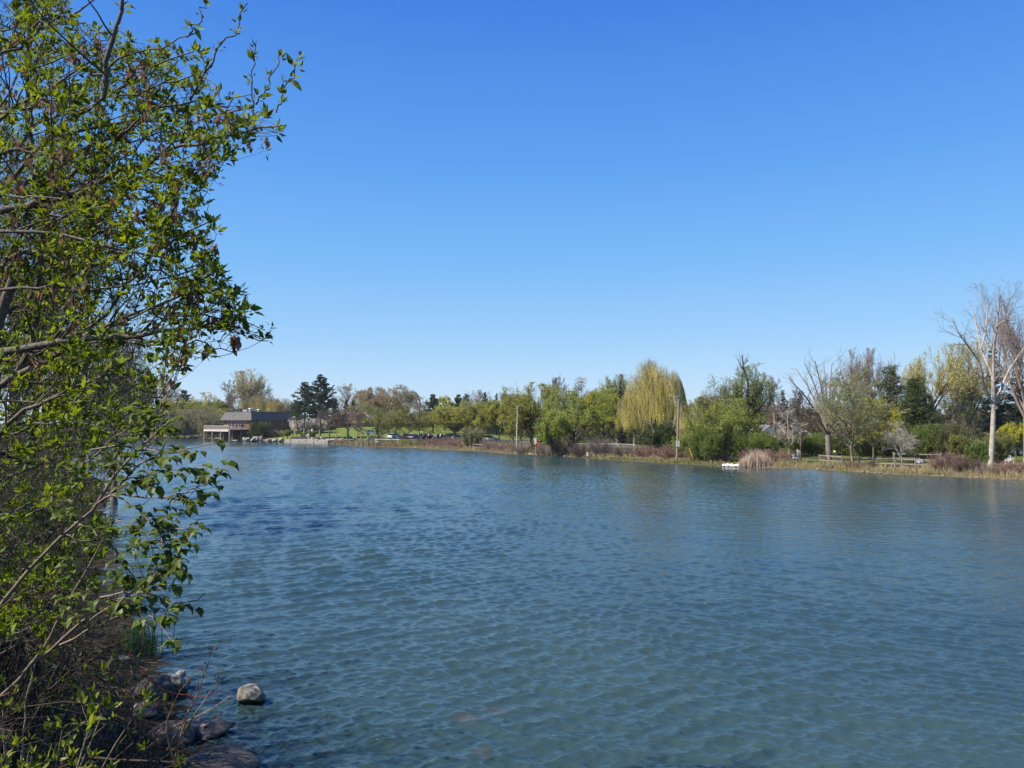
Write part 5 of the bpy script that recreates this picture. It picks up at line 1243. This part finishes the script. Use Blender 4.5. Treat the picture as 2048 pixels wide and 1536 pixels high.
LEAFM = leafmat("box elder", (.13, .185, .024), (2.1, 1.9, .45), .40, .5, .55, .22, 1.2)
Geo().add(*clusters(rng, cp, cd, 8, .047)).put("crown", LEAFM, tree_o, False, tuple(-base))
# shoots against the sky carry small paired leaves
sh = P[[4, 6, 7, 8, 9, 10, 11, 12]]; sp, sd_ = [], []
for p in sh:
    for f in np.linspace(.1, 1, 8):
        i = min(int(f * 11), 10); sp.append(p[i]); sd_.append(nrm(p[i + 1] - p[i]))
Geo().add(*clusters(rng, np.array(sp), np.array(sd_), 5, .05, .6, .1)).put("shoot_leaves", LEAFM, tree_o, False, tuple(-base))
# samaras: dry winged seeds in hanging bunches
sp, _ = on_lines(rng, A, 620, .25, .95); sp = sp[inside(sp, rng, 4)]
pxs, pys = proj(sp); keep = (pys > 60) & (pys < 760); sp = sp[keep]
n = len(sp); k = 8; j = np.repeat(np.arange(n), k)
dd = nrm(np.array((0, 0, -1.0)) + rng.normal(size=(n * k, 3)) * .38); st = sp[j] + np.array((0, 0, -.025)) + rng.normal(size=(n * k, 3)) * .012 + np.array((0, 0, -.05)) * rng.random((n * k, 1))
Geo().add(*leaf_blades(rng, st, dd, nrm(rng.normal(size=(n * k, 3))), 0.047 * (.7 + .5 * rng.random(n * k)), np.full(n * k, .5), rng.normal(size=n * k) * .5, .1)).put("seed_clusters", leafmat("samara", (.30, .20, .135), (1.1, .95, .8), .3, .45, .7, .15, 3), tree_o, False, tuple(-base))

# dogwood with drooping leaves in front of the water
rng = np.random.default_rng(202)
DL = [([(-120, 1420), (0, 1210), (55, 1147), (109, 1087), (164, 1035), (202, 1005), (227, 953), (260, 909), (306, 868), (345, 838)], 4.0, 4.0, 5.5, 1.6), ([(202, 1005), (240, 972), (280, 935), (315, 910), (345, 865)], 4.0, 3.9, 2.6, 1),
      ([(190, 1010), (224, 986), (273, 994), (328, 995), (383, 997), (416, 990)], 4.0, 3.8, 2.4, .9), ([(330, 994), (350, 989), (388, 978), (440, 950)], 3.85, 3.8, 1.7, .9), ([(270, 900), (295, 901), (342, 905), (388, 900), (432, 886)], 3.95, 3.85, 1.9, .8),
      ([(225, 990), (260, 1005), (287, 1027), (309, 1054), (355, 1062), (392, 1050)], 3.95, 3.8, 1.9, .8), ([(309, 1054), (323, 1084), (342, 1095), (365, 1088)], 3.85, 3.8, 1.4, .7), ([(150, 1045), (170, 1054), (219, 1090), (254, 1136), (287, 1158), (310, 1150)], 4.1, 3.9, 2.2, .9),
      ([(210, 1235), (232, 1215), (260, 1183), (310, 1150), (350, 1120), (362, 1105)], 3.9, 3.8, 2.2, .8), ([(200, 1195), (232, 1188), (287, 1180), (336, 1207), (383, 1205), (409, 1186)], 3.9, 3.8, 2.4, .8), ([(180, 1240), (260, 1190), (300, 1180), (330, 1172), (345, 1175)], 3.9, 3.8, 1.9, .8),
      ([(120, 1290), (200, 1250), (260, 1215), (300, 1225), (322, 1250), (342, 1280)], 4.0, 3.8, 2.4, .8), ([(60, 1330), (110, 1260), (150, 1190), (185, 1120), (215, 1060)], 4.2, 4.1, 3.2, 1.4), ([(-60, 1450), (60, 1330), (170, 1240), (235, 1205)], 4.2, 3.9, 4, 2.2),
      ([(230, 1040), (270, 1050), (300, 1075), (330, 1065)], 4, 3.9, 1.5, .7), ([(240, 960), (280, 955), (330, 940), (365, 940)], 4, 3.9, 1.5, .7), ([(180, 900), (230, 890), (300, 850), (350, 815), (355, 800)], 4.1, 4.0, 2, .8), ([(140, 940), (200, 905), (260, 850), (300, 815)], 4.2, 4.1, 2, .8)]
P, Rr = limbs3d(DL, rng, 10, .008)
b0 = np.array((-3.3, 4.1, hgt(-3.3, 4.1))); dog = empty("dogwood_shrub", tuple(b0), "dogwood shrub with drooping oval leaves hanging in front of the water", "shrub")
roots = np.array([resamp([b0 + (dx, .05, -.2), (b0 + p[0]) / 2 + (dx, 0, -.1), p[0]], 5) for dx, p in zip((0, .12), (P[0], P[13]))])
A, RA, _ = spawn(rng, P, Rr, 9, .19, .75, .04, .1, 1, 5, .55, .12, .35, .3, .4, .0013)
DEY, DEX = [780, 862, 880, 930, 965, 1010, 1060, 1100, 1150, 1190, 1215, 1240, 1300], [330, 345, 425, 448, 450, 415, 400, 378, 365, 405, 415, 350, 345]
qx, qy = proj(A[:, -1]); kq = qx < np.interp(qy, DEY, DEX) + 4; A, RA = A[kq], RA[kq]
BKD = surf("bark dogwood", (.21, .16, .11), .35, 25, .6, spec=.35); RED = surf("bark dogwood twig", (.12, .06, .05), .35, 25, .6, spec=.35)
Geo().add(*tubes(P, Rr, 7)).add(*tubes(roots, np.full((2, 5), .014), 7)).put("stem", BKD, dog, True, tuple(-b0))
Geo().add(*tubes(A, RA, 5)).put("twigs", RED, dog, True, tuple(-b0))
ends = np.concatenate([A[:, -1], P[1:13, -1], P[:, -1]]); ed = nrm(np.concatenate([A[:, -1] - A[:, -2], P[1:13, -1] - P[1:13, -2], P[:, -1] - P[:, -2]]))
mp_, md_ = on_lines(rng, A, 110, .2, .8); ends = np.vstack([ends, mp_]); ed = np.vstack([ed, md_])
px_, py_ = proj(ends); kk = (py_ > 790) & (px_ > 120) & (px_ < np.interp(py_, DEY, DEX) + rng.normal(size=len(px_)) * 5); ends, ed = ends[kk], ed[kk]
n = len(ends); k = 3; j = np.repeat(np.arange(n), k)
az = rng.uniform(0, 6.28, n)[:, None] + np.array((0, 3.14, 1.5))[None]; hd = np.stack([np.cos(az), np.sin(az), np.full(az.shape, .25)], -1).reshape(-1, 3)
d = nrm(ed[j] * .55 + hd * .8 + rng.normal(size=(n * k, 3)) * .12); L_ = .082 * (.55 + .6 * rng.random(n * k)); L_[2::3] *= .55
LEAF_T['w'] = np.array([0.0, .5, .42, 0.0])
Geo().add(*leaf_blades(rng, ends[j], d, np.tile((0, 0, 1.0), (n * k, 1)) + rng.normal(size=(n * k, 3)) * .25, L_, .52 + .12 * rng.random(n * k), 1.3 + .6 * rng.random(n * k), .3)).put("crown", leafmat("dogwood", (.105, .15, .026), (1.8, 1.8, .6), .38, .3, .5, .3, 2), dog, False, tuple(-b0))
LEAF_T['w'] = np.array([0.0, .5, .36, 0.0])

# low sprouts with bright young leaves at the frame edge
TEY, TEX = [-200, 60, 180, 300, 500, 640, 700, 870, 930, 1000, 1100, 1200, 1300, 1400, 1540], [120, 150, 330, 380, 380, 420, 330, 320, 250, 230, 235, 245, 310, 370, 420]
def keep_in(P, off):
    "stems lean back over the bank, none reaches far over the water"
    x_, y_ = proj(P + np.asarray(off)); return (x_ < np.interp(y_, TEY, TEX)).all(1)
def sprout(name, label, x, y, hpx, seed, n=7, L=.085, col=(.21, .26, .028), spread=.35, h=1.1):
    rng = np.random.default_rng(seed); z0 = hgt(x, y); o = empty(name, (x, y, z0), label, "shrub")
    P = np.zeros((n, 7, 3)); d = nrm(np.stack([rng.normal(size=n) * spread, rng.normal(size=n) * spread, np.ones(n)], 1))
    P[:, 0] = rng.normal(size=(n, 3)) * .05 * np.array((1, 1, 0)) - (0, 0, .1)
    for s in range(1, 7): d = nrm(d + rng.normal(size=d.shape) * .09 + np.array((.03, 0, .02))); P[:, s] = P[:, s - 1] + d * (h * (.6 + .5 * rng.random((n, 1)))) / 6
    Rr = np.linspace(.009, .0035, 7)[None] * np.ones((n, 1))
    A, RA, _ = spawn(rng, P, Rr, 6, .22, .7, .1, .25, 1, 4, .6, .12, .4, .4, .5, .0018)
    Geo().add(*tubes(P, Rr, 6)).add(*tubes(A, RA, 4)).put("stem", BKD, o, True)
    cp = np.concatenate([A[:, -1], P[:, -1]]); cd = nrm(np.concatenate([A[:, -1] - A[:, -2], P[:, -1] - P[:, -2]]))
    Geo().add(*clusters(rng, cp, cd, 6, L)).put("crown", leafmat("sprout" + str(col), col, (2.0, 1.9, .5), .42, .35, .4, .4, 2), o)
sprout("maple_sprout", "low sprout with bright lime young leaves beside the mossy stems", -2.95, 4.6, 0, 1, 12, .062, h=1.7)
sprout("maple_sprout", "small lime leaved sprout nearest the boulders on the bank", -3.1, 5.4, 0, 2, 10, .06, h=1.2)
sprout("maple_sprout", "thin sprout with yellow green leaf tufts over the dark soil", -2.6, 4.4, 0, 3, 5, .07, (.19, .22, .02), h=.9)
sprout("maple_sprout", "yellowish sprout at the lower corner among dry stems", -2.5, 3.9, 0, 4, 8, .07, (.21, .21, .025), h=.75)
sprout("maple_sprout", "tall leafy sprout rising among the bare thicket stems", -3.2, 5.0, 0, 5, 8, .06, h=1.5)
sprout("maple_sprout", "taller green sprout behind the dogwood stems", -2.9, 5.6, 0, 6, 8, .06, (.11, .16, .022), h=1.5)

# bare thickets on the bank
def thicket(label, x, y, h, w, seed, n=26, col=(.15, .115, .09), leaf=0.0, name="bare_thicket"):
    rng = np.random.default_rng(seed); z0 = hgt(x, y); o = empty(name, (x, y, z0), label, "shrub", "bare thickets on the near bank")
    n = int(n * 1.5); P = np.zeros((n, 9, 3)); az = rng.uniform(0, 6.28, n); d = nrm(np.stack([np.cos(az) * .45, np.sin(az) * .45, np.ones(n)], 1))
    P[:, 0] = np.stack([np.cos(az) * w * .15, np.sin(az) * w * .15, np.full(n, -.15)], 1)
    ln = h * (.6 + .6 * rng.random((n, 1)))
    for s in range(1, 9): d = nrm(d + rng.normal(size=d.shape) * .14 + np.stack([np.cos(az), np.sin(az), -.6 * np.ones(n)], 1) * .045 * s / 3); P[:, s] = P[:, s - 1] + d * ln / 8
    Rr = np.linspace(.012, .003, 9)[None] * (.6 + .8 * rng.random((n, 1)))
    kp = keep_in(P, (x, y, z0)); P, Rr = P[kp], Rr[kp]
    A, RA, LA = spawn(rng, P, Rr, 7, h * .28, .7, .05, .15, 1, 6, .55, .16, .4, .3, .4, .0018)
    kp = keep_in(A, (x, y, z0)); A, RA, LA = A[kp], RA[kp], LA[kp]
    B, RB, _ = spawn(rng, A, RA, 4, LA * .45, .7, .04, .15, 1, 4, .6, .16, .4, .3, .4, .0014)
    kp = keep_in(B, (x, y, z0)); B, RB = B[kp], RB[kp]
    col = mul(col, .48); m_ = surf("thicket bark " + str(col), col, .4, 20, .8, spec=.2)
    Geo().add(*tubes(P, Rr, 6)).add(*tubes(A, RA, 4)).add(*tubes(B, RB, 3)).put("stem", m_, o, True)
    if leaf:
        cp = B[rng.random(len(B)) < leaf]; Geo().add(*clusters(rng, cp[:, -1], nrm(cp[:, -1] - cp[:, -2]), 5, .047)).put("crown", leafmat("thicket leaf", (.07, .10, .018), (2.0, 1.9, .55), .42, .4, .45, .4, 1.5), o)
for i, a in enumerate((("tangled brown thicket beneath the box elder limbs", -5.4, 7.6, 3.6, 2.4, 30, (.12, .10, .08), .6), ("grey brown thicket close to the water behind the dogwood", -6.6, 9.6, 3.4, 2.4, 30, (.13, .11, .09), .4), ("reddish brown thicket at the frame edge under the seed clusters", -4.4, 6.0, 2.8, 2, 26, (.14, .10, .08), .5),
                       ("dark thicket standing over the iris clump", -7.2, 12.0, 3.6, 2.6, 30, (.12, .10, .085), .2), ("thicket of dim stems farther along the near bank", -10.8, 16.0, 3.2, 3.4, 34, (.14, .12, .10), .08), ("dim thicket at the bend of the near bank", -16.5, 24.0, 3.6, 5, 36, (.15, .125, .105), .06),
                       ("dim thicket behind the grey brown one by the water", -12.8, 20.0, 3.0, 4, 34, (.14, .115, .10), .06), ("leafy thicket right under the long seed laden limb", -4.9, 7.0, 4.6, 2.4, 26, (.14, .11, .09), .6), ("low red brown thicket over the dark soil", -3.9, 7.0, 1.9, 1.8, 26, (.15, .10, .08), .15), ("leafy green thicket added outside the frame to shade the boulders", -9.4, 11.6, 4.3, 3.2, 40, (.13, .11, .085), 1.0), ("leafy green thicket added out of view upstream to shade the boulders", -10.0, 14.6, 4.0, 3.2, 40, (.13, .11, .085), 1.0), ("leafy green thicket added out of view beside the box elder trunk for shade", -8.2, 9.0, 4.3, 3.2, 40, (.13, .11, .085), 1.0), ("dense leafy thicket added outside the frame to shade the low foliage", -5.6, 3.1, 2.1, 2.6, 40, (.13, .11, .085), 1.0), ("dense dark leaved thicket added at the frame edge to shade the bank", -7.6, 10.7, 3.6, 2.8, 46, (.13, .11, .085), 1.0), ("dense dark leaved thicket added between the box elder and the boulders for shade", -7.0, 9.2, 3.2, 2.6, 44, (.13, .11, .085), 1.0), ("short leafy thicket crowding the box elder trunk", -6.6, 7.4, 3.4, 2.6, 34, (.13, .11, .085), .8))):  # several leafy thickets, mostly out of view, are added to shade bank and boulders
    thicket(a[0], a[1], a[2], a[3], a[4], 300 + i, a[5], a[6], a[7])
# tall trees along the near bank, seen through the leaves
for kind, px, top, Y, w, b_, l_, lf, lab in (('sparse', 70, 260, 40, 200, 'dark', None, 0, "tall thin grey green tree with a dark straight trunk seen through the box elder"), ('sparse', 165, 330, 40, 170, 'dark', None, 0, "dim slender tree with a dark trunk behind the box elder twigs"),
                                             ('bare', 40, 430, 34, 240, 'brown', 'olive', .5, "brown budding tree farther along the near bank"), ('round', 232, 640, 48, 130, 'grey', 'greyolive', .2, "small grey budding tree where the near bank meets the far shore"), ('round', 130, 590, 42, 200, 'brown', 'olive', .4, "olive budding tree on the near bank behind the thickets")):
    tree(kind, 'bank_tree', px, top, Y, w, b_, l_, lab, lf, dens=.28, tr=.13 if Y < 40 else .2)

# ------------------------------------------------------------------ near boulders, iris, dry stalks, litter
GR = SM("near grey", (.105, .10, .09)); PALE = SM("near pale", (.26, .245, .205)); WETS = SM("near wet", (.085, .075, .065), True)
rock(502, 1391, 56, 42, 14.1, PALE, "pale rounded boulder standing alone in the water", sub=5, rough=.07, fine=.003, facets=2)
rock(354, 1368, 54, 52, 14.7, PALE, "pale angular boulder at the water next to the speckled one", sub=5, rough=.14, fine=.004)
rock(308, 1380, 76, 62, 14.2, GR, "large speckled boulder on the bank beside the pale angular one", sub=5, rough=.12, fine=.004)
rock(338, 1482, 96, 76, 12.3, GR, "smooth grey boulder in the shade at the water edge", sub=5, rough=.08, fine=.003, facets=4)
rock(418, 1462, 100, 46, 12.7, WETS, "flat wet boulder covered with dead reeds", sub=5, rough=.14, fine=.005)
rock(430, 1538, 160, 66, 11.3, GR, "broad dark boulder at the bottom edge of the picture", sub=5, rough=.08, fine=.003, facets=4)
rock(250, 1327, 56, 34, 16.0, GR, "small brown boulder half hidden below the iris", sub=4, rough=.12, fine=.005)
rock(215, 1182, 54, 30, 25.0, PALE, "small pale stone at the water among thicket twigs", sub=4, rough=.12, fine=.005)
rock(283, 1425, 60, 36, 13.2, WETS, "low wet stone wedged between the big boulders", sub=4, rough=.12, fine=.005)
rng = np.random.default_rng(61)
def blade_plant(name, label, cat, px, py, Y, n, h, w, mat, spread=.16, lean=.35):
    x, _, z = at(px, py, Y); z = max(hgt(x, Y), -.05); b = np.stack([rng.normal(size=n) * spread, rng.normal(size=n) * spread * .7, np.full(n, -.05)], 1)
    o = empty(name, (x, Y, z), label, cat)
    Geo().add(*blades(rng, b, h * rng.uniform(.5, 1.05, n), w * rng.uniform(.6, 1.1, n), lean, 6)).put("leaves", mat, o)
IRIS = leafmat("iris", (.05, .12, .05), (1.2, 1.5, .7), .3, .3, .4, .4, 3)
blade_plant("iris_clump", "clump of upright dark green iris blades at the water edge", "plant", 285, 1305, 17.0, 46, .78, .020, IRIS, .24, .25)
blade_plant("iris_clump", "smaller iris clump half hidden behind thicket twigs", "plant", 245, 1290, 17.8, 26, .5, .016, IRIS, .2, .3)
def stalks(label, LS, Y, seeds=True, name="dry_stalk", col=(.33, .25, .16)):
    rng = np.random.default_rng(int(LS[0][0][0])); P, Rr = limbs3d([(p, Y, Y - .15, r, .5) for p, r in [(l, 2.2) for l in LS]], rng, 10, .004)
    b = P[0][0].copy(); o = empty(name, tuple(b), label, "plant"); A, RA, _ = spawn(rng, P, Rr, 4, .16, .5, .06, .55, 1, 4, .5, .1, .4, .3, .4, .0014)
    m_ = surf("stalk " + str(col), col, .3, 20, .8); Geo().add(*tubes(P - b, Rr, 6)).add(*tubes(A - b, RA, 4)).put("stem", m_, o, True)
    if seeds:
        n = len(A) * 9; p, _ = on_lines(rng, A, n, .4, 1); Geo().add(*quads_at(rng, p - b + rng.normal(size=(n, 3)) * .012, .022)).put("seed_heads", leafmat("seed head", (.14, .085, .055), None, .15, .4, .8, .1, 5), o)
stalks("tall dry stalk with dark seed heads leaning over the water", [[(335, 1500), (370, 1440), (400, 1370), (425, 1300), (437, 1285)], [(345, 1500), (395, 1420), (430, 1370), (448, 1330)]], 9.0)
stalks("pale dry stalk crossing in front of the flat wet boulder", [[(290, 1500), (350, 1450), (420, 1420), (500, 1370)]], 9.4, False)
stalks("dry stalk fan in front of the smooth grey boulder", [[(345, 1540), (362, 1470), (385, 1400), (400, 1345)], [(350, 1540), (330, 1450), (350, 1400), (390, 1340)]], 8.8, True)
stalks("red twig arching from the bank towards the lone boulder", [[(255, 1305), (290, 1350), (330, 1385), (380, 1392), (420, 1393), (445, 1380)], [(330, 1385), (322, 1400), (300, 1432)]], 10.5, False, "red_twig", (.26, .07, .055))
stalks("broken orange reed stalks standing in the dark soil", [[(160, 1540), (180, 1490), (196, 1440), (200, 1412)], [(145, 1510), (155, 1470), (163, 1420)]], 6.2, False, "reed_stubs", (.30, .18, .085))
stalks("pale dead cane at the lower frame edge", [[(38, 1560), (45, 1480), (52, 1400), (70, 1330), (80, 1300)], [(20, 1560), (10, 1500), (0, 1440)]], 5.0, False, "dead_cane", (.36, .30, .22))
n = 2600; th_ = rng.uniform(0, 1, n); k = rng.integers(3, 9, n)     # dead reeds and sticks lying about
NS = NEAR[3:14]; sg = rng.random(n) * (len(NS) - 1.001); i = sg.astype(int); p2 = NS[i] * (1 - (sg - i))[:, None] + NS[i + 1] * (sg - i)[:, None]
off = np.stack([-rng.random(n) ** .8 * 4.5 + .1, -rng.random(n) * 2.5 + .6], 1); p2 = p2 + off; z = np.maximum(height(p2[:, 0], p2[:, 1]), .0)
az = rng.uniform(0, 6.28, n); ln = rng.uniform(.08, .6, n); S = np.zeros((n, 3, 3))
for q, f in enumerate((-.5, 0, .5)): S[:, q, 0] = p2[:, 0] + np.cos(az) * ln * f; S[:, q, 1] = p2[:, 1] + np.sin(az) * ln * f; S[:, q, 2] = np.maximum(height(S[:, q, 0], S[:, q, 1]), 0) + .015 + .05 * rng.random(n)
setp(Geo().add(*tubes(S, np.full((n, 3), 1) * rng.uniform(.002, .008, n)[:, None], 4)).put("reed_litter", surf("dead reed", (.17, .135, .09), .55, 14, .85)), "dead reeds and sticks littering the dark bank", "litter", kind="stuff")
n = 9000; p2 = np.stack([rng.uniform(-9, -2, n), rng.uniform(3.6, 20, n)], 1); h_ = height(p2[:, 0], p2[:, 1]); kk = h_ > .08; p2, h_ = p2[kk], h_[kk]; n = len(p2)
setp(Geo().add(*blades(rng, np.column_stack([p2, h_ - .02]), rng.uniform(.08, .34, n), np.full(n, .006), .8, 3)).put("bank_weeds", leafmat("bank weeds", (.05, .065, .02), (1.4, 1.4, .7), .3, .6, .6, .2, 1)), "dim weeds and grass on the dark bank", "weeds", kind="stuff")

hz = Geo().box(-600, 600, -80, 900, -3.5, 45).put("haze", None)
hm = bpy.data.materials.new("thin air haze"); hm.use_nodes = True; t = hm.node_tree; t.nodes.remove(t.nodes["Principled BSDF"])
v = t.nodes.new("ShaderNodeVolumePrincipled"); v.inputs["Color"].default_value = (.86, .92, 1, 1); v.inputs["Density"].default_value = .0001; v.inputs["Anisotropy"].default_value = .2
t.links.new(v.outputs[0], t.nodes["Material Output"].inputs["Volume"]); hz.data.materials.append(hm)
setp(hz, "thin pale haze softening the far shore", "haze", kind="stuff")
